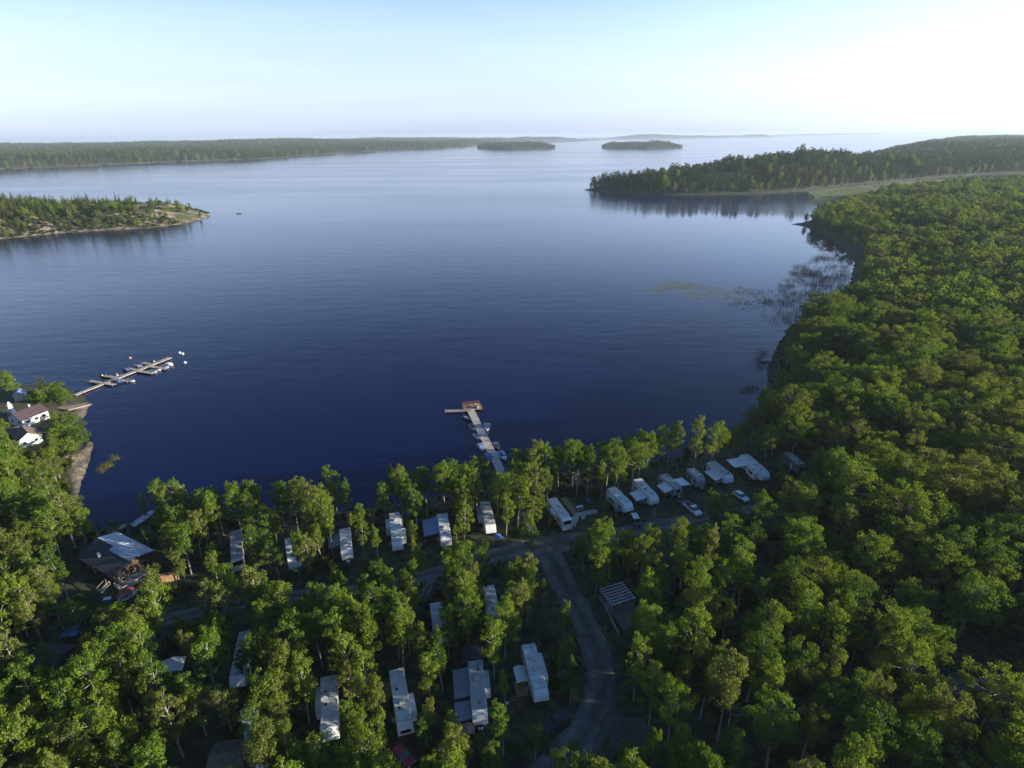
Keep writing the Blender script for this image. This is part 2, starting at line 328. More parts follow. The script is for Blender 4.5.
def h_near(X, Y):
    X = np.asarray(X, float); Y = np.asarray(Y, float)
    d = sdist(NEAR, X, Y)
    z = np.where(d > 0, 1.9 * sstep(0, 9, d), -2.5 * sstep(0, 14, -d))
    z = z + np.where(d > 30, 1, 0) * 7 * sstep(140, 420, X) * sstep(30, 120, d)
    return z
def h1(x, y): return float(h_near(np.array([x]), np.array([y]))[0])
def h_leftp(X, Y):
    d = sdist(LEFTP, X, Y); X = np.asarray(X, float); Y = np.asarray(Y, float)
    n = vnoise(X, Y, 22, 3) * 0.6 + vnoise(X, Y, 9, 5) * 0.4
    z = np.minimum(np.maximum(d, 0) * 0.42, 5 + 9 * sstep(-280, -420, X)) * (0.55 + 0.8 * n)
    return np.where(d > 0, z + 0.3, d * 0.25)
def h_rightp(X, Y):
    d = sdist(RIGHTP, X, Y); X = np.asarray(X, float); Y = np.asarray(Y, float)
    n = vnoise(X, Y, 70, 8) * 0.6 + vnoise(X, Y, 28, 9) * 0.4
    z = np.minimum(np.maximum(d, 0) * 0.42, 8 + 25 * sstep(130, 440, X) + 9 * sstep(400, 600, X) - 24 * sstep(620, 850, X)) * (0.72 + 0.5 * n)
    return np.where(d > 0, z + 0.4, d * 0.2)
def h_hill2(X, Y):
    d = sdist(HILL2, X, Y); X = np.asarray(X, float); Y = np.asarray(Y, float)
    n = vnoise(X, Y, 160, 18) * 0.6 + vnoise(X, Y, 60, 19) * 0.4
    z = np.minimum(np.maximum(d, 0) * 0.2, 34 * (.2 + .8 * sstep(900, 1600, X))) * (0.55 + 0.75 * n)
    return np.where(d > 0, z + 0.4, d * 0.2)
def h_farl(X, Y):
    d = sdist(FARL, X, Y); X = np.asarray(X, float); Y = np.asarray(Y, float)
    n = vnoise(X, Y, 300, 28) * 0.6 + vnoise(X, Y, 120, 29) * 0.4
    z = np.minimum(np.maximum(d, 0) * 0.14, 20) * (0.15 + 1.35 * n)
    z = z + 34 * sstep(450, 1300, d) * vnoise(X, Y, 800, 33) ** 1.5
    return np.where(d > 0, z + 0.5, d * 0.1)

def sheet(name, xs, ys, hf, m_, poly, margin, smooth=True, mask=None):
    X, Y = np.meshgrid(xs, ys); Z = hf(X, Y); d = sdist(poly, X, Y)
    nx = len(xs); keep = d > -margin; idx = -np.ones(X.size, int)
    fs = []; used = np.zeros(X.size, bool)
    kf = keep.ravel()
    for j in range(len(ys) - 1):
        for i in range(nx - 1):
            a = j * nx + i
            q = (a, a + 1, a + nx + 1, a + nx)
            if kf[q[0]] and kf[q[1]] and kf[q[2]] and kf[q[3]]:
                fs.append(q)
    for q in fs: used[list(q)] = True
    idx[used] = np.arange(used.sum())
    v = np.stack([X.ravel(), Y.ravel(), Z.ravel()], 1)[used]
    me = bpy.data.meshes.new(name); me.from_pydata(v.tolist(), [], [tuple(int(idx[k]) for k in q) for q in fs])
    me.materials.append(m_)
    if smooth: me.polygons.foreach_set('use_smooth', [True] * len(me.polygons))
    o = bpy.data.objects.new(name, me); col.objects.link(o); o['kind'] = 'structure'
    return o
def bb(poly, m=0):
    p = np.array(poly); return p[:, 0].min() - m, p[:, 0].max() + m, p[:, 1].min() - m, p[:, 1].max() + m

# near ground, finest where the camp is
xs = np.concatenate([np.arange(-430, -190, 12), np.arange(-190, 200, 2.5), np.arange(200, 420, 6), np.arange(420, 1501, 30)])
ys = np.concatenate([np.arange(-80, 30, 12), np.arange(30, 300, 2.5), np.arange(300, 560, 6), np.arange(560, 1000, 12)])
sheet('ground', xs, ys, h_near, MT['ground'], NEAR, 16)
a = bb(LEFTP, 10); sheet('rocky_peninsula', np.arange(a[0], a[1], 5), np.arange(a[2], a[3], 4), h_leftp, MT['rock_far'], LEFTP, 8)
a = bb(RIGHTP, 20); sheet('wooded_peninsula', np.arange(a[0], a[1], 14), np.arange(a[2], a[3], 14), h_rightp, MT['hill'], RIGHTP, 16)
a = bb(HILL2, 20); sheet('hills', np.arange(a[0], a[1], 30), np.arange(a[2], a[3], 30), h_hill2, MT['hill'], HILL2, 30)
a = bb(FARL, 40); sheet('terrain', np.arange(a[0], a[1], 40), np.arange(a[2], a[3], 40), h_farl, MT['rock_shore'], FARL, 40)

# ------------------------------------------------------------------ water
def water_mat():
    M = bpy.data.materials.new('lake_water'); M.use_nodes = True; nt = M.node_tree; b = nt.nodes['Principled BSDF']
    b.inputs['Base Color'].default_value = (0.001, 0.005, 0.044, 1); b.inputs['IOR'].default_value = 1.333; b.inputs['Specular IOR Level'].default_value = 0.36
    N = nt.nodes.new; L = nt.links.new
    tc = N('ShaderNodeTexCoord')
    def noise(scale, sx, sy, det, rz=0.0):
        mp = N('ShaderNodeMapping'); mp.inputs['Scale'].default_value = (sx, sy, 1); mp.inputs['Rotation'].default_value = (0, 0, rz)
        L(tc.outputs['Object'], mp.inputs[0]); n = N('ShaderNodeTexNoise'); n.inputs['Scale'].default_value = scale; n.inputs['Detail'].default_value = det
        L(mp.outputs[0], n.inputs['Vector']); return n.outputs['Fac']
    w1 = noise(0.55, 0.45, 1.0, 3, R(8)); w2 = noise(0.12, 0.35, 1.0, 2, R(5)); w3 = noise(2.2, 0.7, 1, 2, R(-10))
    streak = noise(0.006, 0.25, 1.0, 4, R(12))
    # calm lee of the right-hand shore
    mp = N('ShaderNodeMapping'); mp.vector_type = 'TEXTURE'; mp.inputs['Location'].default_value = (250, 520, 0); mp.inputs['Scale'].default_value = (330, 420, 1)
    L(tc.outputs['Object'], mp.inputs[0]); gr = N('ShaderNodeTexGradient'); gr.gradient_type = 'QUADRATIC_SPHERE'; L(mp.outputs[0], gr.inputs[0])
    cal = N('ShaderNodeMapRange'); cal.inputs['From Min'].default_value = 0.0; cal.inputs['From Max'].default_value = 0.25
    cal.inputs['To Min'].default_value = 1.0; cal.inputs['To Max'].default_value = 0.12; L(gr.outputs['Fac'], cal.inputs[0])
    sm = N('ShaderNodeMapRange'); sm.inputs['From Min'].default_value = 0.38; sm.inputs['From Max'].default_value = 0.62
    sm.inputs['To Min'].default_value = 0.62; sm.inputs['To Max'].default_value = 1.0; L(streak, sm.inputs[0])
    amp = N('ShaderNodeMath'); amp.operation = 'MULTIPLY'; L(cal.outputs[0], amp.inputs[0]); L(sm.outputs[0], amp.inputs[1])
    s1 = N('ShaderNodeMath'); s1.operation = 'MULTIPLY_ADD'; s1.inputs[1].default_value = 1.6; L(w2, s1.inputs[0]); L(w1, s1.inputs[2])
    s2 = N('ShaderNodeMath'); s2.operation = 'MULTIPLY_ADD'; s2.inputs[1].default_value = 0.3; L(w3, s2.inputs[0]); L(s1.outputs[0], s2.inputs[2])
    bp = N('ShaderNodeBump'); bp.inputs['Distance'].default_value = 0.5
    st = N('ShaderNodeMath'); st.operation = 'MULTIPLY'; st.inputs[1].default_value = 0.20; L(amp.outputs[0], st.inputs[0])
    L(st.outputs[0], bp.inputs['Strength']); L(s2.outputs[0], bp.inputs['Height']); L(bp.outputs[0], b.inputs['Normal'])
    ro = N('ShaderNodeMath'); ro.operation = 'MULTIPLY_ADD'; ro.inputs[1].default_value = 0.12; ro.inputs[2].default_value = 0.03
    L(amp.outputs[0], ro.inputs[0]); L(ro.outputs[0], b.inputs['Roughness'])
    return M
MT['water'] = water_mat()
RW = 26000
mb = MB(); n = 96
vs = [(0, 0, 0)] + [(RW * math.cos(2 * math.pi * k / n), RW * math.sin(2 * math.pi * k / n), 0) for k in range(n)]
mb.add(vs, [(0, 1 + k, 1 + (k + 1) % n) for k in range(n)])
o = mb.build('water', MT['water']); o['kind'] = 'structure'

# ------------------------------------------------------------------ haze (air)
HAZE = 5.6e-5
M = bpy.data.materials.new('air'); M.use_nodes = True; nt = M.node_tree; nt.nodes.clear()
out = nt.nodes.new('ShaderNodeOutputMaterial'); pv = nt.nodes.new('ShaderNodeVolumePrincipled')
pv.inputs['Color'].default_value = (0.72, 0.85, 1.0, 1); pv.inputs['Density'].default_value = HAZE; pv.inputs['Anisotropy'].default_value = 0.15
nt.links.new(pv.outputs[0], out.inputs['Volume'])
mb = MB(); mb.box(0, 0, 53.25, 2 * RW + 800, 2 * RW + 800, 113.5)
HZ = mb.build('haze', M); HZ['kind'] = 'stuff'; HZ['label'] = 'thin pale summer haze over the whole lake and its far shores'

# ------------------------------------------------------------------ roads and open ground
def strip(name, pts, widths, m_, dz=0.05, z=1.9, step=2.0):
    P = [G2(px, py, z) for px, py in pts]
    q = []; w = []
    for i in range(len(P) - 1):
        n = max(1, int(np.linalg.norm(P[i + 1] - P[i]) / step))
        for k in range(n):
            t = k / n; q.append(P[i] * (1 - t) + P[i + 1] * t); w.append(widths[i] * (1 - t) + widths[i + 1] * t)
    q.append(P[-1]); w.append(widths[-1])
    q = np.array(q)
    for _ in range(12): q[1:-1] = (q[:-2] + 2 * q[1:-1] + q[2:]) / 4
    v = []; uv = []; f = []; NS = 6
    for i in range(len(q)):
        t = q[min(i + 1, len(q) - 1)] - q[max(i - 1, 0)]; t /= np.linalg.norm(t); nn = np.array([-t[1], t[0]])
        jl = 1.1 * (random.random() - 0.5); jr = 1.1 * (random.random() - 0.5)
        for k in range(NS + 1):
            s_ = k / NS - 0.5
            p = q[i] + nn * (s_ * w[i] + (jl if k == 0 else jr if k == NS else 0))
            v.append((p[0], p[1], h1(p[0], p[1]) + dz - (dz + 0.05 if k in (0, NS) else 0))); uv.append((k / NS, i / 5.0))
    for i in range(len(q) - 1):
        for k in range(NS):
            a_ = i * (NS + 1) + k; f.append((a_, a_ + NS + 1, a_ + NS + 2, a_ + 1))
    me = bpy.data.meshes.new(name); me.from_pydata(v, [], f); me.materials.append(m_)
    L_ = me.uv_layers.new(name='UVMap'); li = [0] * len(me.loops); me.loops.foreach_get('vertex_index', li)
    for k, vi in enumerate(li): L_.data[k].uv = uv[vi]
    o = bpy.data.objects.new(name, me); col.objects.link(o); o['kind'] = 'structure'
    return o, q
def gravel():
    M = mat('gravel', (0.140, 0.128, 0.115), 0.95, 0.2, 0.22, c2=(0.075, 0.066, 0.056), bump=0.2)
    nt = M.node_tree; b = nt.nodes['Principled BSDF']; N = nt.nodes.new; L = nt.links.new
    rp = [x for x in nt.nodes if x.type == 'VALTORGB'][0]
    uvn = N('ShaderNodeUVMap'); sp = N('ShaderNodeSeparateXYZ'); L(uvn.outputs[0], sp.inputs[0])
    wv = N('ShaderNodeMath'); wv.operation = 'MULTIPLY'; wv.inputs[1].default_value = 12.566; L(sp.outputs[0], wv.inputs[0])
    cs = N('ShaderNodeMath'); cs.operation = 'COSINE'; L(wv.outputs[0], cs.inputs[0])
    mr = N('ShaderNodeMapRange'); mr.inputs['From Min'].default_value = 0.2; mr.inputs['From Max'].default_value = -1.0
    mr.inputs['To Min'].default_value = 0; mr.inputs['To Max'].default_value = 0.75; L(cs.outputs[0], mr.inputs[0])
    tc = [x for x in nt.nodes if x.type == 'TEX_COORD'][0]; nb = N('ShaderNodeTexNoise'); nb.inputs['Scale'].default_value = .5; nb.inputs['Detail'].default_value = 7; L(tc.outputs['Object'], nb.inputs['Vector'])
    nr = N('ShaderNodeMapRange'); nr.inputs['From Min'].default_value = .38; nr.inputs['From Max'].default_value = .62; L(nb.outputs['Fac'], nr.inputs[0])
    fm = N('ShaderNodeMath'); fm.operation = 'MULTIPLY'; L(mr.outputs[0], fm.inputs[0]); L(nr.outputs[0], fm.inputs[1])
    # grassy crown and verges
    cr = N('ShaderNodeMapRange'); cr.inputs['From Min'].default_value = .55; cr.inputs['From Max'].default_value = 1.0; L(cs.outputs[0], cr.inputs[0])
    cm = N('ShaderNodeMath'); cm.operation = 'MULTIPLY'; L(cr.outputs[0], cm.inputs[0]); cm2 = N('ShaderNodeMapRange'); cm2.inputs['From Min'].default_value = .56; cm2.inputs['From Max'].default_value = .44; cm2.inputs['To Max'].default_value = .8; L(nb.outputs['Fac'], cm2.inputs[0]); L(cm2.outputs[0], cm.inputs[1])
    mg = N('ShaderNodeMix'); mg.data_type = 'RGBA'; L(cm.outputs[0], mg.inputs[0]); L(rp.outputs[0], mg.inputs[6]); mg.inputs[7].default_value = (.05, .06, .022, 1)
    mx = N('ShaderNodeMix'); mx.data_type = 'RGBA'; L(fm.outputs[0], mx.inputs[0]); L(mg.outputs[2], mx.inputs[6]); mx.inputs[7].default_value = (0.21, 0.198, 0.182, 1)
    L(mx.outputs[2], b.inputs['Base Color'])
    return M
MT['gravel'] = gravel()
MT['gravel_plain'] = mat('packed_gravel', (0.12, 0.108, 0.095), 0.95, 0.2, 0.3, c2=(0.055, 0.05, 0.04), bump=0.2)
ROADS = []
def road(name, pts, widths, dz=0.05):
    o, q = strip(name, pts, widths, MT['gravel'], dz); ROADS.append((q, max(widths) / 2)); return o
road('gravel_road', [(548, 552), (560, 575), (572, 600), (590, 630), (604, 665), (606, 700), (592, 735), (560, 765), (520, 800)], [7.5, 6.6, 6.4, 6.2, 6.2, 6.5, 7, 7, 7], 0.06)
road('road', [(140, 628), (200, 610), (301, 594), (372, 590), (430, 574), (490, 555), (540, 545), (600, 538), (650, 527), (700, 517), (760, 508)], [4, 4.2, 4.2, 4, 4, 5.5, 8, 7, 5, 4.5, 5], 0.10)
road('track', [(900, 691), (930, 686), (965, 684), (1040, 686), (1120, 690)], [2.5, 3, 3.2, 3, 3], 0.14)
road('path', [(418, 610), (430, 590), (434, 574)], [2.2, 2.2, 2.2], 0.14)
# lawn round the cottages, rock ledges on the shore
def patch(name, px, m_, dz, z=1.9, step=1.6, rough=0.0, hfun=None, seed=1):
    poly = [tuple(G2(a_, b_, z)) for a_, b_ in px]; x0, x1, y0, y1 = bb(poly, 2)
    hf = hfun or (lambda X, Y: h_near(X, Y) + dz + rough * (vnoise(X, Y, 5, seed) * .6 + vnoise(X, Y, 2.2, seed + 1) * .4) * sstep(0, 4, sdist(poly, X, Y)) - (dz + .15) * (1 - sstep(0.2, 2.5, sdist(poly, X, Y) + 2.2 * (vnoise(X, Y, 3.5, seed + 5) - .5))))
    return sheet(name, np.arange(x0, x1, step), np.arange(y0, y1, step), hf, m_, poly, 2.5)
patch('lawn', [(-60, 400), (10, 393), (60, 396), (66, 412), (58, 440), (40, 452), (-60, 455)], MT['lawn'], 0.06)
patch('rock', [(54, 457), (66, 452), (80, 445), (86, 432), (95, 440), (91, 462), (83, 482), (76, 506), (66, 500), (62, 482), (54, 468)], MT['rock'], 0.12, rough=2.2, seed=4, z=1.2, step=.9)
patch('shore_rock', [(66, 410), (80, 403), (92, 401), (89, 411), (84, 418), (90, 430), (92, 440), (82, 436), (74, 420), (64, 416)], MT['rock'], 0.10, rough=1.3, seed=9, z=0.8, step=.9)
patch('gravel_yard', [(598, 706), (612, 698), (645, 712), (668, 732), (672, 760), (650, 800), (560, 800), (578, 748)], MT['gravel_plain'], 0.11)
patch('grass', [(40, 585), (90, 577), (130, 580), (210, 584), (330, 572), (330, 578), (210, 594), (130, 596), (50, 606)], MT['lawn'], 0.05)

# ------------------------------------------------------------------ camper trailers
FOOT = []       # footprints kept clear of trees (x, y, radius)
def place(far, near, z):
    a = G2(*far, z); b_ = G2(*near, z); d = b_ - a; L = float(np.linalg.norm(d)); c = (a + b_) / 2
    return c, L, math.atan2(d[1], d[0])
def trailer(name, label, cat, far, near, kind='travel', shell='white', roof='roof_white', band='tan_band', ac=(0.1,), vents=(-0.3, 0.3),
            slides=(), awnings=(), ladder=True, phrase=None, length=None, w=2.5, group=None, nose_glass=False):
    top = 3.3 if kind != 'fifth' else 3.75
    c, L, rz = place(far, near, 1.9 + top)
    L = max(4.2, min(L, 12.5)) if length is None else length
    t = thing(name, label, cat, (c[0], c[1], h1(*c)), rz, group, phrase)
    for s_ in np.arange(-L / 2, L / 2 + .1, 1.8):
        FOOT.append((c[0] + math.cos(rz) * s_, c[1] + math.sin(rz) * s_, 2.1))
    h = L / 2
    if kind == 'fifth':
        prof = [(-h, .55), (h - 2.6, .55), (h - 2.5, 1.5), (h - .5, 1.55), (h - .05, 2.0), (h - .25, 2.9), (h - 1.0, 3.65), (-h + .2, top - .05), (-h, 3.4)]
    elif kind == 'motor':
        prof = [(-h, .5), (h - .1, .5), (h, 1.0), (h - .08, 2.1), (h - .35, 3.1), (h - .7, top), (-h + .1, top), (-h, 3.1)]
    else:
        prof = [(-h, .55), (h - .45, .55), (h - .02, 1.1), (h, 1.6), (h - .25, 2.6), (h - .9, top), (-h + .15, top), (-h, 3.1)]
    mb = MB(); mb.prism(prof, -w / 2, w / 2); mb.build('body', MT[shell], t, bevel=0.09)
    rt = prof[-3][1] if False else top
    # roof membrane
    x1 = h - (1.1 if kind == 'fifth' else .95); mb = MB(); mb.box((x1 - h + .25) / 2 - 0.0, 0, rt + .02, x1 + h - .3, w - .16, .05)
    mb.build('roof', MT[roof], t, bevel=0.015)
    for q in ac:
        mb = MB(); mb.box(q * L, 0, rt + .19, 1.0, .72, .3); mb.build('air_conditioner', MT['ac'], t, bevel=0.06)
    mb = MB()
    for q in np.arange(-h + .9, h - 1.2, 1.25): mb.box(q, 0, rt + .052, .05, w - .2, .02)
    mb.build('roof_seam', MT['roof_grey' if roof == 'roof_white' else 'ac'], t)
    for q in tuple(vents) + (random.uniform(-.45, -.1), random.uniform(.0, .3)):
        mb = MB(); mb.box(q * L, random.choice((-.45, .4, .1)), rt + .1, .42, .42, .14); mb.build('roof_vent', MT[random.choice(('ac', 'glass', 'roof_white'))], t, bevel=0.03)
    for sgn in (-1, 1):
        y = sgn * (w / 2 + .015)
        mb = MB(); mb.box(-.1, y, 1.22, L - (2.9 if kind == 'fifth' else 1.2), .03, .32); mb.build('stripe', MT[band], t)
        for q in (-.32, -.05, .24):
            mb = MB(); mb.box(q * L, y, 2.15, 1.15, .04, .68); wi = mb.build('window', MT['glass'], t, bevel=0.012)
            mb = MB()
            for dx in (-.6, .6): mb.box(q * L + dx, y + sgn * .012, 2.15, .06, .05, .78)
            for dz in (-.37, .37): mb.box(q * L, y + sgn * .012, 2.15 + dz, 1.14, .05, .06)
            mb.build('frame', MT['ac'], wi)
        if sgn < 0:
            mb = MB(); mb.box(.1 * L, y - .01, 1.62, .72, .05, 1.75); d_ = mb.build('door', MT['white' if shell != 'white' else 'cream'], t, bevel=0.012)
            mb = MB(); mb.box(.1 * L + .25, y - .05, 1.5, .06, .05, .16); mb.build('handle', MT['black'], d_)
        for dx in (-.5, .45):
            mb = MB(); mb.wheel(-.08 * L + dx, sgn * (w / 2 - .12), .36, .36, .24); wh = mb.build('wheel', MT['black'], t, smooth=False)
            mb = MB(); mb.wheel(-.08 * L + dx, sgn * (w / 2 + .005), .36, .2, .03); mb.build('rim', MT['metal'], wh)
    if nose_glass:
        mb = MB()
        if kind == 'motor':
            mb.slab([(h - .06, -1.05, 2.1), (h - .06, 1.05, 2.1), (h - .32, 1.0, 3.0), (h - .32, -1.0, 3.0)], -.03)
        elif kind == 'fifth':
            mb.slab([(h - .08, -.8, 2.3), (h - .08, .8, 2.3), (h - .235, .8, 2.82), (h - .235, -.8, 2.82)], -.04)
        else:
            mb.slab([(h - .03, -.75, 1.75), (h - .03, .75, 1.75), (h - .22, .75, 2.5), (h - .22, -.75, 2.5)], -.04)
        mb.build('front_window', MT['glass'], t)
    mb = MB(); mb.box(-h - .02, 0, 2.2, .04, 1.3, .6); mb.build('rear_window', MT['glass'], t)
    if kind == 'travel':
        mb = MB(); mb.tube([(h - .5, -.55, .5), (h + 1.1, 0, .48)], [.06, .06]); mb.tube([(h - .5, .55, .5), (h + 1.1, 0, .48)], [.06, .06]); mb.tube([(h + .9, 0, 0), (h + .9, 0, .9)], [.05, .05])
        hi = mb.build('hitch', MT['black'], t)
        for sy in (-.2, .2):
            mb = MB(); mb.lathe([(.12, .52), (.17, .58), (.17, .95), (.1, 1.05), (.05, 1.12)], h + .45, sy, 12); mb.build('propane_tank', MT['white'], hi, smooth=True)
    if kind == 'fifth':
        mb = MB(); mb.box(h - 1.5, 0, 1.25, .3, .5, .55); mb.build('hitch', MT['black'], t)
        for sy in (-1, 1):
            mb = MB(); mb.tube([(h - 2.3, sy, .0), (h - 2.3, sy, 1.56)], [.06, .06]); mb.build('landing_leg', MT['black'], t)
    for (sgn, a_, b_, out) in slides:
        mb = MB(); mb.box((a_ + b_) / 2 * L, sgn * (w / 2 + out / 2 - .01), 1.95, (b_ - a_) * L, out, 2.25); s_ = mb.build('slide_out', MT[shell], t, bevel=0.05)
        mb = MB(); mb.box((a_ + b_) / 2 * L, sgn * (w / 2 + out + .005), 2.15, (b_ - a_) * L * .5, .04, .7); mb.build('window', MT['glass'], s_)
        mb = MB(); mb.box((a_ + b_) / 2 * L, sgn * (w / 2 + out / 2 - .0), 3.1, (b_ - a_) * L - .1, out - .06, .05); mb.build('slide_roof', MT[roof], s_)
    for (sgn, a_, b_, out, z0, z1, am) in awnings:
        mb = MB(); y0 = sgn * (w / 2 + .05); y1 = sgn * (w / 2 + out); n = 5
        pts = []
        for k in range(n + 1):
            s_ = k / n; sag = -.10 * math.sin(s_ * math.pi)
            pts.append((y0 + (y1 - y0) * s_, z0 + (z1 - z0) * s_ + sag))
        for k in range(n):
            mb.slab([(a_ * L, pts[k][0], pts[k][1]), (b_ * L, pts[k][0], pts[k][1]), (b_ * L, pts[k + 1][0], pts[k + 1][1]), (a_ * L, pts[k + 1][0], pts[k + 1][1])], .03)
        aw = mb.build('awning', MT[am], t)
        for q in (a_, b_):
            mb = MB(); mb.tube([(q * L, y1, 0.02), (q * L, y1, z1)], [.04, .04], 6); mb.build('post', MT['metal'], aw)
    # rear ladder and steps
    if ladder and kind != 'travel':
        mb = MB()
        for sy in (.55, .95): mb.tube([(-h - .12, sy, .7), (-h - .12, sy, top + .15), (-h + .3, sy, top + .2)], [.025] * 3)
        for k in range(7): mb.tube([(-h - .12, .55, .9 + .36 * k), (-h - .12, .95, .9 + .36 * k)], [.02, .02])
        mb.build('ladder', MT['metal'], t)
    mb = MB(); mb.box(.1 * L, -(w / 2 + .35), .18, .8, .55, .3); mb.box(.1 * L, -(w / 2 + .2), .42, .8, .28, .2); mb.build('step', MT['plank'], t)
    return t

T = trailer
T('camper_trailer', 'long pale camper near the lodge, its sunlit end wall facing the road', 'camper', (235.5, 530), (237, 561), 'motor', 'cream', 'roof_grey', phrase='the long pale camper', nose_glass=True)
T('camper_trailer', 'white camper half hidden behind thin trees, second in the shore row from the left', 'camper', (290, 537), (293.5, 560), 'travel', phrase='the half hidden camper')
T('camper_trailer', 'small white camper with a grey lean-to roof on its left side, in the shore row', 'camper', (344.5, 528), (346.5, 551), 'travel', ac=(0.2,), awnings=((-1, -.42, .1, 2.6, 2.7, 2.3, 'awn_grey'),), phrase='the grey lean-to camper')
T('camper_trailer', 'white shore camper with slide-outs on both sides and a dark skylight, between tall aspens', 'camper', (394, 512), (397.5, 544), 'fifth', slides=((-1, -.38, -.1, 1.0), (1, -.02, .22, .9), (1, -.45, -.3, .5)), ac=(-.22,), phrase='the twin slide-out camper')
T('camper_trailer', 'short white camper with a blue awning sloping off its left side', 'camper', (442, 513), (446, 538), 'travel', awnings=((-1, -.45, .2, 3.6, 2.9, 2.3, 'awn_blue'),), phrase='the blue awning camper')
T('camper_trailer', 'grey-roofed white camper beside a blue tarp, in line with the foot of the long dock', 'camper', (484.5, 501), (491, 527), 'fifth', roof='roof_grey', slides=((-1, -.4, -.05, .9),), ac=(0.05,), phrase='the camper with blue tarp')
T('motorhome', 'white motorhome with dark side windows parked next to the wooden deck path', 'motorhome', (551.5, 498), (568, 520.5), 'motor', awnings=((-1, -.15, .12, .8, 3.0, 2.8, 'white'),), vents=(-.35, -.1, .3), phrase='the white motorhome', nose_glass=True)
T('camper_trailer', 'big white camper with a grey flank, beside the dark jeep and the red quad bike', 'camper', (611, 487), (630, 505.5), 'fifth', slides=((-1, -.4, .1, .5),), band='blue_band', phrase='the camper behind the jeep')
T('camper_trailer', 'white camper with a broad white side roof and a rounded nose, next behind the jeep', 'camper', (637, 478.5), (655.5, 498), 'fifth', awnings=((-1, -.1, .32, 3.0, 3.1, 2.6, 'awn_white'),), phrase='the white side-roof camper')
T('camper_trailer', 'tan-roofed camper with white awnings out on both sides', 'camper', (662.5, 474), (679, 487.5), 'travel', 'grey_shell', 'roof_grey', awnings=((-1, -.1, .42, 2.6, 2.9, 2.3, 'awn_white'), (1, -.1, .4, 3.0, 3.1, 2.8, 'awn_white')), phrase='the tan-roofed camper', nose_glass=True)
T('camper_trailer', 'low grey trailer without awnings between two larger white campers', 'camper', (690.5, 468), (702, 479), 'travel', 'grey_shell', 'roof_grey', ac=(), phrase='the low grey trailer')
T('camper_trailer', 'white camper with a bright white awning on its left, behind the parked white car', 'camper', (711, 461), (731, 477), 'fifth', ac=(.08,), roof='roof_grey', awnings=((-1, -.25, .3, 2.3, 2.7, 2.3, 'awn_white'),), phrase='the bright-awning camper')
T('camper_trailer', 'largest pale camper at the right end of the row, canopy roof at its left', 'camper', (744, 454), (767, 474), 'fifth', awnings=((-1, -.5, -.1, 4.2, 2.9, 2.6, 'awn_white'),), slides=((-1, -.05, .3, .8),), ac=(.1, -.2), phrase='the large end camper')
T('camper_trailer', 'dark camper alone under the forest edge, last of the shore row', 'camper', (787, 452), (803, 466), 'travel', 'dark_shell', 'roof_grey', vents=(-.2, .3), phrase='the dark forest-edge camper', nose_glass=True)
T('camper_trailer', 'broad white camper with a narrow slide-out on its left, lower left of camp', 'camper', (328.5, 675), (329.5, 733), 'fifth', slides=((-1, -.38, .02, .9),), ac=(), vents=(.36,), w=2.7, phrase='the broad lower-left camper')
T('camper_trailer', 'white camper with a dark nose opening, right beside the red car', 'camper', (396, 668), (405.5, 727), 'fifth', slides=((1, -.05, .26, .9),), ac=(.1,), vents=(-.42, .22), phrase='the camper beside the red car', nose_glass=True)
T('camper_trailer', 'grey-white camper with a pale awning above a dark lower awning on its left', 'camper', (475, 660), (480, 715), 'travel', roof='roof_grey', slides=((1, -.3, .05, .9),), awnings=((-1, -.42, .12, 2.7, 2.9, 2.5, 'awn_grey'), (-1, .15, .48, 2.7, 2.4, 2.2, 'awn_grey')), ac=(-.12,), phrase='the camper with double awnings')
T('camper_trailer', 'clean white camper with a long slide-out on its right, standing nearest the gravel road', 'camper', (528, 643), (542, 694), 'fifth', slides=((1, -.32, .15, .8),), ac=(.05, -.15), vents=(-.4, .15), phrase='the camper nearest the road')
T('camper_trailer', 'white camper mostly screened by leaves, left of the other screened one mid camp', 'camper', (436, 602), (441, 634), 'travel', phrase='the left screened camper')
T('camper_trailer', 'white camper under leaves just south of the road bend, right of its hidden neighbour', 'camper', (488, 585), (494, 615), 'travel', phrase='the right screened camper')
T('camper_trailer', 'long white camper deep in shade, seen between trees at the left of the camp', 'camper', (246, 630), (236, 680), 'fifth', phrase='the long shaded camper')
T('camper_trailer', 'white camper near the brown hut, broken up by branches', 'camper', (248, 706), (258, 760), 'travel', phrase='the camper near the hut')

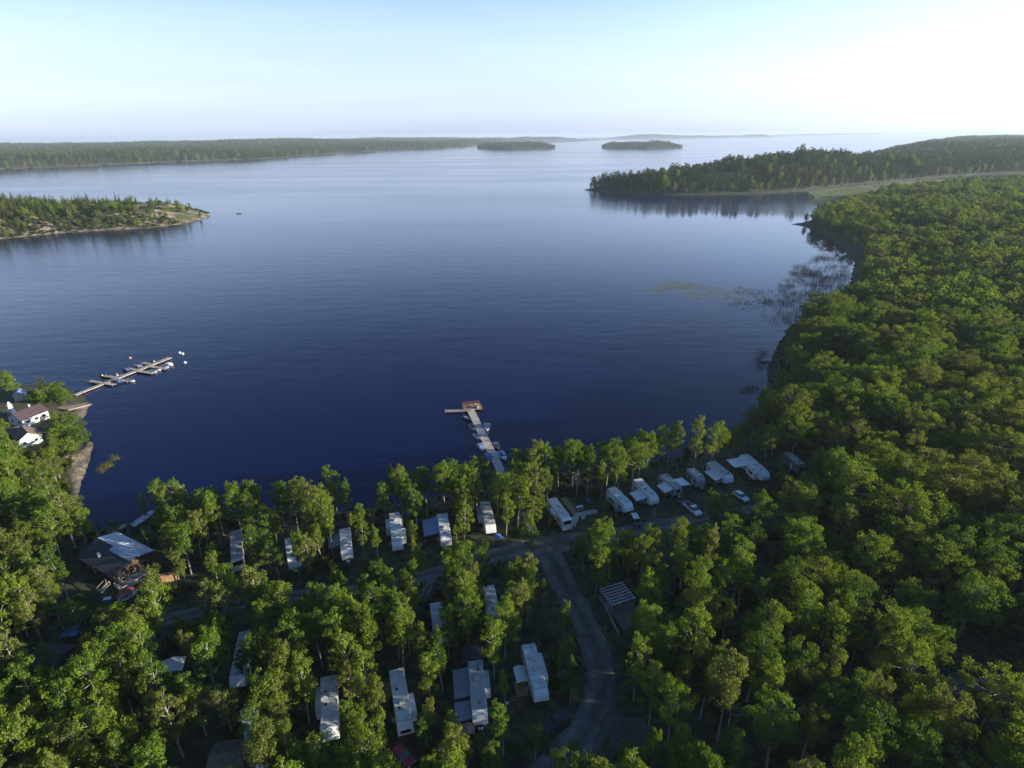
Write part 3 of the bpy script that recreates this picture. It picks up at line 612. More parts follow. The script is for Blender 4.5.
# ------------------------------------------------------------------ cars
def car(name, label, cat, far, near, paint, kind='sedan', phrase=None, L=None, z=1.1):
    c, L0, rz = place(far, near, 1.9 + z); L = L or {'sedan': 4.6, 'pickup': 5.6, 'jeep': 4.2}[kind]; h = L / 2; w = 1.84
    t = thing(name, label, cat, (c[0], c[1], h1(*c) + .1), rz, None, phrase); FOOT.append((c[0], c[1], 2.6))
    if kind == 'pickup': body = [(-h, .45), (-h, 1.12), (-.2, 1.12), (1.3, 1.12), (h - .12, 1.02), (h, .8), (h, .42)]
    elif kind == 'jeep': body = [(-h, .5), (-h, 1.2), (.8, 1.2), (h - .05, 1.12), (h, .9), (h, .5)]
    else: body = [(-h, .42), (-h, .78), (-h + .12, .98), (.95, 1.0), (h - .3, .86), (h, .62), (h, .38)]
    mb = MB(); mb.prism(body[::-1], -w / 2, w / 2); mb.build('body', MT[paint], t, bevel=0.07)
    cab = {'pickup': [(-.35, 1.1), (-.25, 1.74), (.85, 1.76), (1.45, 1.1)], 'jeep': [(-h + .1, 1.18), (-h + .15, 1.8), (.5, 1.82), (.85, 1.18)], 'sedan': [(-h + .25, .97), (-h + .85, 1.42), (.25, 1.45), (1.05, .98)]}[kind]
    mb = MB(); mb.prism(cab[::-1], -w / 2 + .12, w / 2 - .12); mb.build('window', MT['glass'], t, bevel=0.04)
    mb = MB(); mb.box((cab[1][0] + cab[2][0]) / 2, 0, cab[1][1] + .03, cab[2][0] - cab[1][0] - .05, w - .3, .06); mb.build('roof', MT['awn_white' if kind == 'jeep' else paint], t, bevel=0.02)
    if kind == 'pickup':
        mb = MB(); mb.box(-h + 1.2, 0, 1.13, 2.0, w - .3, .03); mb.build('cargo_bed', MT['black'], t)
    for sx in (-h * .62, h * .6):
        for sy in (-1, 1):
            mb = MB(); mb.wheel(sx, sy * (w / 2 - .1), .34, .34, .24); wh = mb.build('wheel', MT['black'], t)
            mb = MB(); mb.wheel(sx, sy * (w / 2 + .03), .34, .2, .03); mb.build('rim', MT['metal'], wh)
    for sy in (-1, 1):
        mb = MB(); mb.box(h - .005, sy * .62, .72, .06, .36, .16); mb.build('headlight', MT['lamp'], t)
        mb = MB(); mb.box(-h + .01, sy * .7, .8, .05, .22, .16); mb.build('tail_light', MT['red'], t)
        mb = MB(); mb.box(cab[2][0] + .3, sy * (w / 2 + .1), 1.08, .12, .2, .14); mb.build('mirror', MT[paint], t)
    return t
car('parked_car', 'white pickup with a dark windscreen parked on the grass before the tan-roofed camper', 'car', (687.5, 503.5), (698, 512.5), 'car_white', 'pickup')
car('parked_car', 'white car parked on the gravel below the camper with one bright awning', 'car', (734, 490), (748.5, 500), 'car_white', 'sedan')
car('jeep', 'dark jeep with a pale hard top in front of the big camper', 'jeep', (633, 515), (639, 526), 'car_dark', 'jeep')
car('parked_car', 'dark red car with a shining bonnet, at the bottom edge of the camp', 'car', (392, 745), (412, 763), 'red', 'sedan')
car('parked_car', 'dark pickup in deep shade at the edge of the gravel road', 'car', (542, 728), (567, 713), 'car_dark', 'pickup')

# quad bike
c = G2(616, 517, 2.2); t = thing('quad_bike', 'red quad bike in front of the big camper with the grey flank', 'quad bike', (c[0], c[1], 1.9), -1.2)
mb = MB(); mb.box(0, 0, .62, 1.5, .5, .3); mb.box(.55, 0, .78, .6, 1.0, .12); mb.box(-.55, 0, .78, .6, 1.0, .12); mb.build('body', MT['red_dull'], t, bevel=0.05)
mb = MB(); mb.box(-.15, 0, .88, .7, .32, .16); mb.build('seat', MT['black'], t, bevel=0.04)
mb = MB(); mb.tube([(.45, 0, .8), (.35, 0, 1.15)], [.03, .03]); mb.tube([(.3, -.4, 1.18), (.35, 0, 1.15), (.3, .4, 1.18)], [.025] * 3); mb.build('handlebar', MT['black'], t)
for sx in (-.6, .6):
    for sy in (-.48, .48):
        mb = MB(); mb.wheel(sx, sy, .3, .3, .26); mb.build('wheel', MT['black'], t)

# ------------------------------------------------------------------ houses
def windows(t, spots, fm='white'):
    for (x, y, z, sx, sy, sz) in spots:
        mb = MB(); mb.box(x, y, z, sx, sy, sz); w_ = mb.build('window', MT['glass'], t)
        mb = MB(); e = .09
        if sx > sy:
            mb.box(x, y, z + sz / 2 + e / 2, sx + 2 * e, sy + .05, e); mb.box(x, y, z - sz / 2 - e / 2, sx + 2 * e, sy + .05, e)
            mb.box(x - sx / 2 - e / 2, y, z, e, sy + .05, sz); mb.box(x + sx / 2 + e / 2, y, z, e, sy + .05, sz)
        else:
            mb.box(x, y, z + sz / 2 + e / 2, sx + .05, sy + 2 * e, e); mb.box(x, y, z - sz / 2 - e / 2, sx + .05, sy + 2 * e, e)
            mb.box(x, y - sy / 2 - e / 2, z, sx + .05, e, sz); mb.box(x, y + sy / 2 + e / 2, z, sx + .05, e, sz)
        mb.build('frame', MT[fm], w_)
def gable_house(name, label, cat, c, rz, L, Wd, wh, rh, wall, roof, over=.4, chimney=False, roof2=None, phrase=None, wins=True):
    t = thing(name, label, cat, (c[0], c[1], h1(*c) - .05), rz, None, phrase)
    for sx in np.arange(-L / 2, L / 2 + .1, 2.5): FOOT.append((c[0] + math.cos(rz) * sx, c[1] + math.sin(rz) * sx, Wd / 2 + 1.6))
    mb = MB(); prof = [(-Wd / 2, 0), (Wd / 2, 0), (Wd / 2, wh), (0, wh + rh), (-Wd / 2, wh)]
    vs = [(-L / 2, x, z) for x, z in prof] + [(L / 2, x, z) for x, z in prof]
    mb.add(vs, [(0, 1, 2, 3, 4), (9, 8, 7, 6, 5), (0, 5, 6, 1), (1, 6, 7, 2), (2, 7, 8, 3), (3, 8, 9, 4), (4, 9, 5, 0)]); mb.build('wall', MT[wall], t)
    k = rh / (Wd / 2)
    for sg, rm in ((-1, roof), (1, roof2 or roof)):
        ye = sg * (Wd / 2 + over); ze = wh - over * k; zz = .17
        mb = MB(); mb.slab([(-L / 2 - over, sg * .004, wh + rh + zz), (L / 2 + over, sg * .004, wh + rh + zz), (L / 2 + over, ye, ze + zz), (-L / 2 - over, ye, ze + zz)], .13)
        r_ = mb.build('roof', MT[rm], t)
    if chimney:
        mb = MB(); mb.box(L * .2, Wd * .15, wh + rh, .5, .5, 1.6); mb.build('chimney', MT['ac'], r_, bevel=.02)
    if wins:
        windows(t, [(x * L, sg * (Wd / 2 + .02), wh * .58, 1.1, .06, .95) for x in (-.3, 0.02, .3) for sg in (-1, 1)] + [(sg * (L / 2 + .02), y, wh * .58, .06, .9, .9) for y in (-Wd * .25, Wd * .25) for sg in (-1, 1)])
        mb = MB(); mb.box(L * .17, -(Wd / 2 + .03), 1.0, .9, .07, 2.0); d_ = mb.build('door', MT['tan_band'], t)
        mb = MB(); mb.box(L * .17 + .32, -(Wd / 2 + .09), 1.0, .06, .08, .14); mb.build('handle', MT['metal'], d_)
    return t
# long cottage, ridge runs from lower left to upper right
a_ = G2(24.5, 428, 1.9); b_ = G2(50, 418, 1.9); d = b_ - a_; L_ = float(np.linalg.norm(d)); nn = np.array([-d[1], d[0]]) / L_
WD = 7.5; c = (a_ + b_) / 2 + nn * WD / 2
gable_house('cottage', 'long white cottage with a purple-brown roof and a sunlit white side wall', 'cottage', c, math.atan2(d[1], d[0]), L_, WD, 2.9, 1.7, 'clap', 'shingle', chimney=True, phrase='the long white cottage')
a_ = G2(20.5, 449, 1.9); b_ = G2(43.5, 442, 1.9); d = b_ - a_; Wc = float(np.linalg.norm(d)); nn = np.array([-d[1], d[0]]) / Wc; Lc = 7.0
c = (a_ + b_) / 2 + nn * Lc / 2
gable_house('cottage', 'small cottage showing a sunlit white gable end and a dark purple left roof slope', 'cottage', c, math.atan2(-nn[1], -nn[0]), Lc, Wc, 2.6, 1.9, 'clap', 'shingle_tan', roof2='shingle_tan', phrase='the white-gabled cottage')
c = G2(8, 436, 2.5)
gable_house('shed', 'low tan-roofed shed left of the small white-gabled cottage', 'shed', c, R(25), 6, 4.5, 2.2, 1.0, 'log', 'shingle_tan', wins=False)
c = G2(21.5, 399, 2)
gable_house('shed', 'small pale blue shed near the water behind the long cottage', 'shed', c, R(-60), 3.6, 3.2, 2.4, 1.2, 'hull_alu', 'awn_blue', over=.25, wins=False)
# white lighthouse ornament
c = G2(12.5, 414.5, 1.9); t = thing('lighthouse', 'small white tapered lighthouse tower standing beside the long cottage', 'lighthouse', (c[0], c[1], 1.85))
mb = MB(); mb.lathe([(1.25, 0), (1.2, .3), (.62, 3.6)], n=8); mb.build('tower', MT['clap'], t)
mb = MB(); mb.lathe([(.85, 3.6), (.85, 3.75)], n=8); mb.build('gallery', MT['white'], t)
mb = MB(); mb.lathe([(.4, 3.75), (.4, 4.35)], n=8); mb.build('lantern', MT['lamp'], t)
mb = MB(); mb.lathe([(.55, 4.35), (.04, 4.95)], n=8); mb.build('cap', MT['white'], t)
mb = MB(); mb.box(0, -1.16, .9, .6, .12, 1.3); mb.build('door', MT['tan_band'], t)
FOOT.append((c[0], c[1], 2))

# the lodge: dark hipped roof, one pale tin slope, ladders of pale rail
zr = 1.9 + 3.6
P0 = G(98.5, 539, zr + .6); P1 = G(111, 532, zr - .3); P2 = G(150, 548, zr - .3); P3 = G(134, 557.5, zr + .6)
rid = (P0 + P3) / 2; ax = (P3 - P0)[:2]; LL = float(np.linalg.norm(ax)); rz = math.atan2(ax[1], ax[0])
t = thing('lodge', 'dark-roofed lodge with one pale tin roof slope, on the shore at the left', 'lodge', (rid[0], rid[1], 1.85), rz, phrase='the lodge')
for sx in np.arange(-LL / 2 - 1, LL / 2 + 1.5, 2.5):
    for sy in (-4, 0, 3): FOOT.append((rid[0] + math.cos(rz) * sx - math.sin(rz) * sy, rid[1] + math.sin(rz) * sx + math.cos(rz) * sy, 3.2))
wd_b = 4.2; wd_f = 5.2; hw = 2.9; hr = 4.4
mb = MB(); prof = [(-wd_f + .5, 0), (wd_b - .4, 0), (wd_b - .4, hw + .35), (0, hr - .05), (-wd_f + .5, hw - .1)]
vs = [(-LL / 2 + .3, y, z) for y, z in prof] + [(LL / 2 - .3, y, z) for y, z in prof]
mb.add(vs, [(0, 1, 2, 3, 4), (9, 8, 7, 6, 5), (0, 5, 6, 1), (1, 6, 7, 2), (2, 7, 8, 3), (3, 8, 9, 4), (4, 9, 5, 0)]); mb.build('wall', MT['log'], t)
mb = MB(); mb.slab([(-LL / 2 - .3, .004, hr + .15), (LL / 2 + .3, .004, hr + .15), (LL / 2 + .3, wd_b, hw + .45), (-LL / 2 - .3, wd_b, hw + .45)], .14); r_ = mb.build('roof', MT['tin'], t)
r_['label'] = 'pale blue-grey tin roof slope'
mb = MB()
for k in range(1, 12):
    x = -LL / 2 + k * LL / 12; mb.slab([(x - .04, .1, hr + .19), (x + .04, .1, hr + .19), (x + .04, wd_b - .05, hw + .505), (x - .04, wd_b - .05, hw + .505)], .05)
mb.build('roof_seam', MT['ac'], r_)
mb = MB(); mb.slab([(-LL / 2 - .3, -.004, hr + .15), (LL / 2 + .3, -.004, hr + .15), (LL / 2 + .3, -wd_f, hw - .1), (-LL / 2 - .3, -wd_f, hw - .1)], .14); r2 = mb.build('roof', MT['shingle_dark'], t)
r2['label'] = 'dark shingled roof slope towards the road'
mb = MB(); mb.slab([(-LL * .05, -.02, hr + .22), (LL / 2 + .3, -.02, hr + .22), (LL / 2 + .3, -1.2, hr - .12), (-LL * .05, -1.2, hr - .12)], .05); mb.build('ridge_sheet', MT['tin'], r2)
mb = MB(); mb.box(-LL * .1, -3.0, hr - .6, .5, .5, 1.4); mb.build('chimney', MT['ac'], r2)
windows(t, [(x * LL, -wd_f + .48, 1.4, 1.2, .06, .9) for x in (-.3, .1, .35)] + [(LL / 2 - .27, y, 1.5, .06, 1.1, .9) for y in (-3.2, -1.0, 1.8)], 'tan_band')
mb = MB(); mb.box(LL * -.1, -wd_f + .47, 1.02, .95, .08, 2.0); d_ = mb.build('door', MT['tan_band'], t); mb = MB(); mb.box(LL * -.1 + .3, -wd_f + .4, 1.0, .06, .08, .14); mb.build('handle', MT['metal'], d_)
# porch deck with pale rails at the right end
mb = MB()
for k in range(12): mb.box(LL / 2 + .25 + k * .29, -2.2, .55, .27, 6.2, .06)
for px_, py_ in ((.4, -5), (3.4, -5), (.4, .6), (3.4, .6)): mb.box(LL / 2 + px_, py_, .26, .14, .14, .52)
dk = mb.build('porch', MT['plank'], t)
mb = MB()
for y in (-5.2, .8):
    mb.tube([(LL / 2 + .3, y, 1.5), (LL / 2 + 3.5, y, 1.5)], [.06, .06]); mb.tube([(LL / 2 + .3, y, 1.05), (LL / 2 + 3.5, y, 1.05)], [.045, .045])
mb.tube([(LL / 2 + 3.5, -5.2, 1.5), (LL / 2 + 3.5, .8, 1.5)], [.06, .06])
for y in np.arange(-5.2, .9, 1.5):
    for x in (.35, 1.9, 3.5): 
        if x != 1.9 or y in (-5.2,): mb.tube([(LL / 2 + x, y, .58), (LL / 2 + x, y, 1.52)], [.05, .05])
mb.build('railing', MT['plank_pale'], dk)
mb = MB()
for k in range(6): mb.box(LL / 2 - 1.2 + k * .0, -5.9 - k * .3, .95 - k * .15, 1.4, .3, .05)
for sx in (-.72, .72):
    mb.tube([(LL / 2 - 1.2 + sx, -5.6, 1.9), (LL / 2 - 1.2 + sx, -7.7, .95)], [.05, .05]); mb.tube([(LL / 2 - 1.2 + sx, -5.6, .8), (LL / 2 - 1.2 + sx, -5.6, 1.9)], [.05, .05]); mb.tube([(LL / 2 - 1.2 + sx, -7.7, .02), (LL / 2 - 1.2 + sx, -7.7, .95)], [.05, .05])
mb.build('stair', MT['plank_pale'], t)

# other huts and camp structures
c = G2(229, 757, 4); gable_house('hut', 'brown-roofed hut with an orange board edge, at the bottom edge left of centre', 'hut', c, R(8), 4.6, 4.6, 2.3, .8, 'log', 'shingle_tan', wins=False, phrase='the brown hut')
c = G2(472.5, 655, 4); gable_house('shed', 'low dark shed at the back end of the camper with double awnings', 'shed', c, R(86), 3.4, 3.2, 2.1, .6, 'log', 'shingle_dark', wins=False, over=.2)
c = G2(53, 661, 3); gable_house('shed', 'dark board shed sunk in shade among the trees at the lower left', 'shed', c, R(-6), 5.5, 5, 2.3, 1.0, 'log', 'shingle_dark', wins=False, over=.3)

def canopy(name, label, cat, px, zt, sx, sy, rz, m_, slope=.5, phrase=None):
    c = G2(px[0], px[1], 1.9 + zt); t = thing(name, label, cat, (c[0], c[1], 1.85), rz, None, phrase); FOOT.append((c[0], c[1], max(sx, sy) / 2 + .8))
    mb = MB()
    mb.slab([(-sx / 2, -sy / 2, zt), (0, -sy / 2, zt + slope), (0, sy / 2, zt + slope), (-sx / 2, sy / 2, zt)], .05)
    mb.slab([(.003, -sy / 2, zt + slope), (sx / 2, -sy / 2, zt), (sx / 2, sy / 2, zt), (.003, sy / 2, zt + slope)], .05)
    mb.build('cover', MT[m_], t)
    for x in (-1, 1):
        for y in (-1, 1):
            mb = MB(); mb.tube([(x * (sx / 2 - .08), y * (sy / 2 - .08), 0), (x * (sx / 2 - .08), y * (sy / 2 - .08), zt + .02)], [.045, .045]); mb.build('post', MT['metal'], t)
    return t
canopy('tarp_shelter', 'pale blue-white tarp shelter glimpsed under the trees at lower left', 'shelter', (171, 666), 2.6, 4.2, 3.2, .3, 'awn_white', .5)
canopy('tarp_shelter', 'bright blue tarp shelter among the trees below the lodge', 'shelter', (70.5, 632), 2.0, 2.8, 2.6, .2, 'blue_tarp', .45)
canopy('tarp_shelter', 'bright blue tarp shelter at the nose of the grey-roofed camper', 'shelter', (498.5, 537), 1.5, 2.0, 2.0, .6, 'blue_tarp', .4)
canopy('tarp_shelter', 'narrow white tarp shelter left of the clean white camper', 'shelter', (520.5, 674), 2.1, 2.0, 3.4, .2, 'awn_white', .3)
canopy('tarp_shelter', 'red canopy over camp gear in front of the lodge', 'shelter', (125, 592), 1.8, 2.8, 2.2, .3, 'red_dull', .35)
canopy('tarp_shelter', 'rusty orange-brown shelter at the nose of the camper with double awnings', 'shelter', (467, 729), 1.6, 2.4, 1.9, .1, 'plank_warm', .35)

# open pergola-roofed deck right of the road
c = G2(622, 600, 4.2); t = thing('pergola', 'pergola deck with white slat roof over faded reddish boards, right of the gravel road', 'pergola', (c[0], c[1], 1.85), R(22), phrase='the slatted pergola')
for q in (-3, 0, 3): FOOT.append((c[0] + q * .3, c[1] + q, 3.2))
mb = MB()
for k in range(26): mb.box(0, -5 + k * .37, .35, 5.6, .35, .08)
for x in (-2.6, 2.6):
    for y in (-4.8, 0, 4.2): mb.box(x, y, .15, .16, .16, .3)
mb.build('deck', MT['deck_red'], t)
for x in (-2.5, 2.5):
    for y in (-.4, 4.0): mb = MB(); mb.box(x, y, 1.38, .14, .14, 2.0); mb.build('post', MT['plank'], t)
mb = MB()
for k in range(7): mb.box(0, -.5 + k * .78, 2.52, 5.6, .34, .06)
for x in (-2.5, 2.5): mb.box(x, 1.8, 2.43, .12, 5.0, .11)
mb.build('slat_roof', MT['slat'], t)
c = G2(609, 614, 2.6); d = G2(619, 634, 2.6) - G2(600.6, 597, 2.6); rz = math.atan2(d[1], d[0]); LF = float(np.linalg.norm(d))
t = thing('fence', 'pale wooden rail fence along the left side of the pergola deck', 'fence', (c[0], c[1], 1.88), rz)
mb = MB()
for z in (.45, .85): mb.box(0, 0, z, LF, .08, .13)
mb.build('rail', MT['plank_pale'], t)
for k in range(6): mb = MB(); mb.box(-LF / 2 + LF * k / 5, .1, .5, .12, .12, 1.0); mb.build('post', MT['plank_pale'], t)

# wooden deck path, picnic table, plank walks
def planks(name, label, cat, pts, w, z, m_, piles=0, phrase=None, board=.28, th=.07, drop=1.6, kind_parts=True):
    """plank walk through world points; origin at its first point"""
    P = [np.array(p, float) for p in pts]; o = P[0]
    t = thing(name, label, cat, (o[0], o[1], z), 0, None, phrase)
    mb = MB(); pm = MB()
    for i in range(len(P) - 1):
        d = P[i + 1] - P[i]; L = float(np.linalg.norm(d)); rz = math.atan2(d[1], d[0]); n = int(L / board)
        for k in range(n):
            q = P[i] + d * (k + .5) / n - o; mb.box(q[0], q[1], random.uniform(-.008, .008), L / n * .93, w + random.uniform(-.06, .06), th, rz)
        nn = np.array([-d[1], d[0]]) / L
        for s_ in (-1, 1):
            q = P[i] + d / 2 + nn * s_ * (w / 2 - .12) - o; pm.box(q[0], q[1], -th / 2 - .1, L, .12, .19, rz)
    mb.build('deck', MT[m_], t); pm.build('beam', MT['plank'], t)
    if piles:
        for i in range(len(P) - 1):
            d = P[i + 1] - P[i]; L = float(np.linalg.norm(d)); nn = np.array([-d[1], d[0]]) / L; n = max(1, int(L / piles))
            for k in range(n + 1):
                for s_ in (-1, 1):
                    q = P[i] + d * k / n + nn * s_ * (w / 2 + .08) - o
                    mb = MB(); mb.tube([(q[0], q[1], -z - drop if z > 1 else -drop), (q[0], q[1], .55)], [.09, .09], 8); mb.build('pile', MT['bark_dark'], t)
    return t
planks('deck_path', 'grey plank path leading right from the motorhome to the picnic spot', 'path', [G2(572, 526, 2), G2(577, 515, 2), G2(597, 511, 2)], 1.6, 2.05, 'plank_pale')
planks('deck_path', 'brown plank deck along the right side of the motorhome', 'deck', [G2(563, 498, 2), G2(577, 515, 2)], 1.6, 2.02, 'plank_warm')
planks('boardwalk', 'narrow pale boardwalk running down to the foot of the long dock', 'boardwalk', [G2(532, 531, 2), G2(524, 515, 2), G2(515, 499, 2)], 1.1, 2.05, 'plank_pale')
planks('deck', 'small reddish wooden deck left of the camper beside the red car', 'deck', [G2(381, 690, 2.2), G2(392, 690, 2.2)], 3.2, 2.15, 'plank_warm')
planks('deck', 'small brown wooden deck at the door of the clean white camper', 'deck', [G2(515, 689, 2.2), G2(527, 687, 2.2)], 3.0, 2.15, 'plank_warm')
c = G2(579.5, 507, 2.5); t = thing('picnic_table', 'white-topped picnic table on the grass between the motorhome and the big camper', 'picnic table', (c[0], c[1], 1.9), .4)
mb = MB()
for k in range(4): mb.box(0, -.3 + .2 * k, .75, 1.9, .18, .05)
mb.build('tabletop', MT['white'], t)
for y in (-.75, .75): mb = MB(); mb.box(0, y, .45, 1.9, .26, .05); mb.build('bench', MT['plank'], t)
for x in (-.65, .65):
    mb = MB(); mb.tube([(x, -.75, 0), (x, -.2, .72)], [.05, .05]); mb.tube([(x, .75, 0), (x, .2, .72)], [.05, .05]); mb.tube([(x, -.75, .4), (x, .75, .4)], [.04, .04]); mb.build('leg', MT['plank'], t)
c = G2(583, 518, 2.2); t = thing('cooler', 'white cool box on the ground at the corner of the deck path', 'cool box', (c[0], c[1], 1.95), .5)
mb = MB(); mb.box(0, 0, .25, .9, .5, .5); mb.build('box', MT['white'], t, bevel=.04); mb = MB(); mb.box(0, 0, .54, .94, .54, .08); mb.build('lid', MT['cream'], t, bevel=.02)
c = G2(484, 720, 2.5); t = thing('water_tank', 'small white round tank at the nose of the camper with double awnings', 'tank', (c[0], c[1], 1.88))
mb = MB(); mb.lathe([(.5, 0), (.55, .1), (.55, 1.0), (.4, 1.15), (.15, 1.2)], n=16); mb.build('barrel', MT['white'], t, smooth=True); mb = MB(); mb.lathe([(.16, 1.2), (.16, 1.28)], n=12); mb.build('lid', MT['black'], t)
# fire pits, benches and camp chairs by the campers
def fire_pit(px, lb):
    c = G2(px[0], px[1], 2.1); t = thing('fire_pit', lb, 'fire pit', (c[0], c[1], h1(*c)))
    mb = MB()
    for k in range(12): mb.box(.62 * math.cos(k * .5236), .62 * math.sin(k * .5236), .16, .26, .34, .34, k * .5236)
    mb.build('stone_ring', MT['rock'], t); mb = MB(); mb.lathe([(.5, .02), (.3, .1)], n=10); mb.build('ash', MT['black'], t)
    mb = MB()
    for k in range(4): mb.tube([(.4 * math.cos(k * 1.57), .4 * math.sin(k * 1.57), .1), (0, 0, .4)], [.06, .05])
    mb.build('logs', MT['plank_warm'], t)
for px, lb in (((590, 503), 'stone fire pit beside the white-topped picnic table'), ((514, 700), 'stone fire pit in front of the clean white camper'), ((455, 735), 'stone fire pit left of the rusty orange shelter'), ((385, 706), 'stone fire pit left of the camper beside the red car'),
        ((420, 545), 'stone fire pit between the twin slide-out and blue awning campers'), ((640, 520), 'stone fire pit right of the dark jeep'), ((318, 745), 'stone fire pit below the broad camper')): fire_pit(px, lb)
def camp_chair(px, rz, m_, lb):
    c = G2(px[0], px[1], 2.3); t = thing('camp_chair', lb, 'chair', (c[0], c[1], h1(*c)), rz)
    mb = MB(); mb.box(0, 0, .42, .55, .55, .05); mb.build('seat', MT[m_], t); mb = MB(); mb.slab([(-.27, -.27, .42), (-.27, .27, .42), (-.42, .27, 1.0), (-.42, -.27, 1.0)], .04); mb.build('backrest', MT[m_], t)
    for x in (-.24, .24):
        for y in (-.24, .24): mb = MB(); mb.tube([(x, y, 0), (x, y, .42)], [.02, .02]); mb.build('leg', MT['metal'], t)
for px, rz, m_, lb in (((594, 507), 2.0, 'red_dull', 'red camp chair by the fire pit near the picnic table'), ((588, 500), 4.2, 'blue_tarp', 'blue camp chair by the fire pit near the picnic table'), ((507, 703), .4, 'cream', 'cream camp chair left of the fire pit at the clean camper'), ((519, 705), 2.2, 'red_dull', 'red camp chair right of the fire pit at the clean camper'),
        ((450, 738), .2, 'blue_tarp', 'blue camp chair left of the rusty orange shelter'), ((382, 697), .3, 'cream', 'cream camp chair on the small reddish deck'), ((388, 699), 1.2, 'red_dull', 'red camp chair on the small reddish deck'), ((424, 541), .8, 'blue_tarp', 'blue camp chair near the blue awning'),
        ((662, 492), 1.0, 'cream', 'cream camp chair under the left awning of the tan-roofed camper'), ((712, 477), .9, 'red_dull', 'red camp chair under the bright white awning')): camp_chair(px, rz, m_, lb)
# stacked split wood with a sunlit face
c = G2(169.5, 578, 2.5); t = thing('wood_pile', 'sunlit orange stack of split firewood right of the lodge', 'wood pile', (c[0], c[1], 1.88), R(20))
mb = MB()
for i in range(9):
    for k in range(6): mb.tube([(-1.5 + .34 * i + .17 * (k % 2), -.5, .17 + .3 * k), (-1.5 + .34 * i + .17 * (k % 2), .5, .17 + .3 * k)], [.165, .165], 7)
mb.build('logs', MT['orange_wood'], t)
for x in (-1.8, 1.75): mb = MB(); mb.box(x, 0, 1.0, .1, .9, 2.0); mb.build('end_frame', MT['plank'], t)
# white car-like items in front of lodge
def boat(name, label, loc, rz, L=5.0, w=2.0, hull='hull_white', inside='seat', motor=True, shield=True, cover=None, group=None, cat='boat'):
    t = thing(name, label, cat, loc, rz, group); h = L / 2
    st = [(-h, .46, .55, -.12), (-h * .3, .5, .58, -.18), (h * .3, .46, .66, -.15), (h * .72, .27, .76, -.05), (h, .02, .86, .3)]
    v = []; f = []
    for x, hw, zt, zb in st: v += [(x, -hw * w, zt), (x, -hw * w * .72, zb + .05), (x, 0, zb), (x, hw * w * .72, zb + .05), (x, hw * w, zt), (x, hw * w * .82, zt - .02), (x, hw * w * .74, .22), (x, -hw * w * .74, .22), (x, -hw * w * .82, zt - .02)]
    for i in range(len(st) - 1):
        for k in range(9):
            k2 = (k + 1) % 9; f.append((i * 9 + k, i * 9 + k2, (i + 1) * 9 + k2, (i + 1) * 9 + k))
    f += [tuple(range(8, -1, -1)), tuple(range(36, 45))]
    mb = MB(); mb.add(v, f, 0)
    mb.build('hull', MT[hull], t)
    mb = MB(); mb.box(-h * .25, 0, .245, L * .62, w * .66, .04); mb.build('floor', MT[inside], t)
    for q in (-.55, .0):
        mb = MB(); mb.box(q * h, 0, .45, .45, w * .62, .1); mb.build('seat', MT[inside], t, bevel=.02)
    mb = MB(); mb.box(h * .55, 0, .69, L * .2, w * .5, .04); mb.build('foredeck', MT[hull], t)
    if shield:
        mb = MB(); mb.slab([(h * .36, -w * .4, .66), (h * .36, w * .4, .66), (h * .24, w * .36, 1.05), (h * .24, -w * .36, 1.05)], .03); mb.build('windscreen', MT['glass'], t)
        mb = MB(); mb.box(h * .15, w * .2, .62, .35, .4, .5); mb.build('console', MT['white'], t, bevel=.03)
    if motor:
        mb = MB(); mb.box(-h - .2, 0, .78, .42, .36, .42); mb.box(-h - .22, 0, .25, .16, .14, .75); mb.box(-h - .05, 0, .55, .2, .22, .12); mb.build('outboard_motor', MT['black'], t, bevel=.04)
    if cover:
        mb = MB(); mb.prism([(-h * .9, .6), (h * .6, .72), (h * .2, 1.12), (-h * .5, 1.08)], -w * .44, w * .44); mb.build('cover', MT[cover], t, bevel=.08)
    return t

# ------------------------------------------------------------------ long dock
E = G2(470, 409, .6); F_ = G2(503, 475, .6)
LAND.append(("the long dock's foot", float(F_[0]), float(F_[1])))
dd = (F_ - E) / np.linalg.norm(F_ - E); dn = np.array([-dd[1], dd[0]]); drz = math.atan2(dd[1], dd[0])
F_ = F_ + dd * 6
planks('dock', 'long straight plank dock with a left-hand arm, reaching out from the camp', 'dock', [F_, E], 2.6, .62, 'plank_pale', piles=7, drop=1.6)
planks('dock', 'short grey dock arm pointing left from the head of the long dock', 'dock', [E + dd * 1.0, G2(445, 411, .6)], 1.6, .66, 'plank', piles=5)
c = E - dd * 1.6 + dn * .5; t = thing('float_platform', 'square floating platform at the head of the long dock with rust-red railings', 'platform', (c[0], c[1], .0), drz, phrase=None)
mb = MB()
for k in range(18): mb.box(-2.6 + k * .3, .6, .55, .28, 6.4, .07)
mb.build('deck', MT['plank_warm'], t)
for y in (-1.8, 3): mb = MB(); mb.tube([(-2.7, y, .25), (2.7, y, .25)], [.32, .32], 10); mb.build('float', MT['black'], t)
mb = MB()
for z in (1.0, 1.5): mb.tube([(2.5, -2.4, z), (-2.6, -2.4, z), (-2.6, 3.7, z), (2.5, 3.7, z)], [.07] * 4)
for x in (-2.6, 0, 2.4):
    for y in (-2.4, 3.7): mb.tube([(x, y, .58), (x, y, 1.5)], [.07, .07])
mb.build('railing', MT['rust'], t)
c2 = c + dd * .2
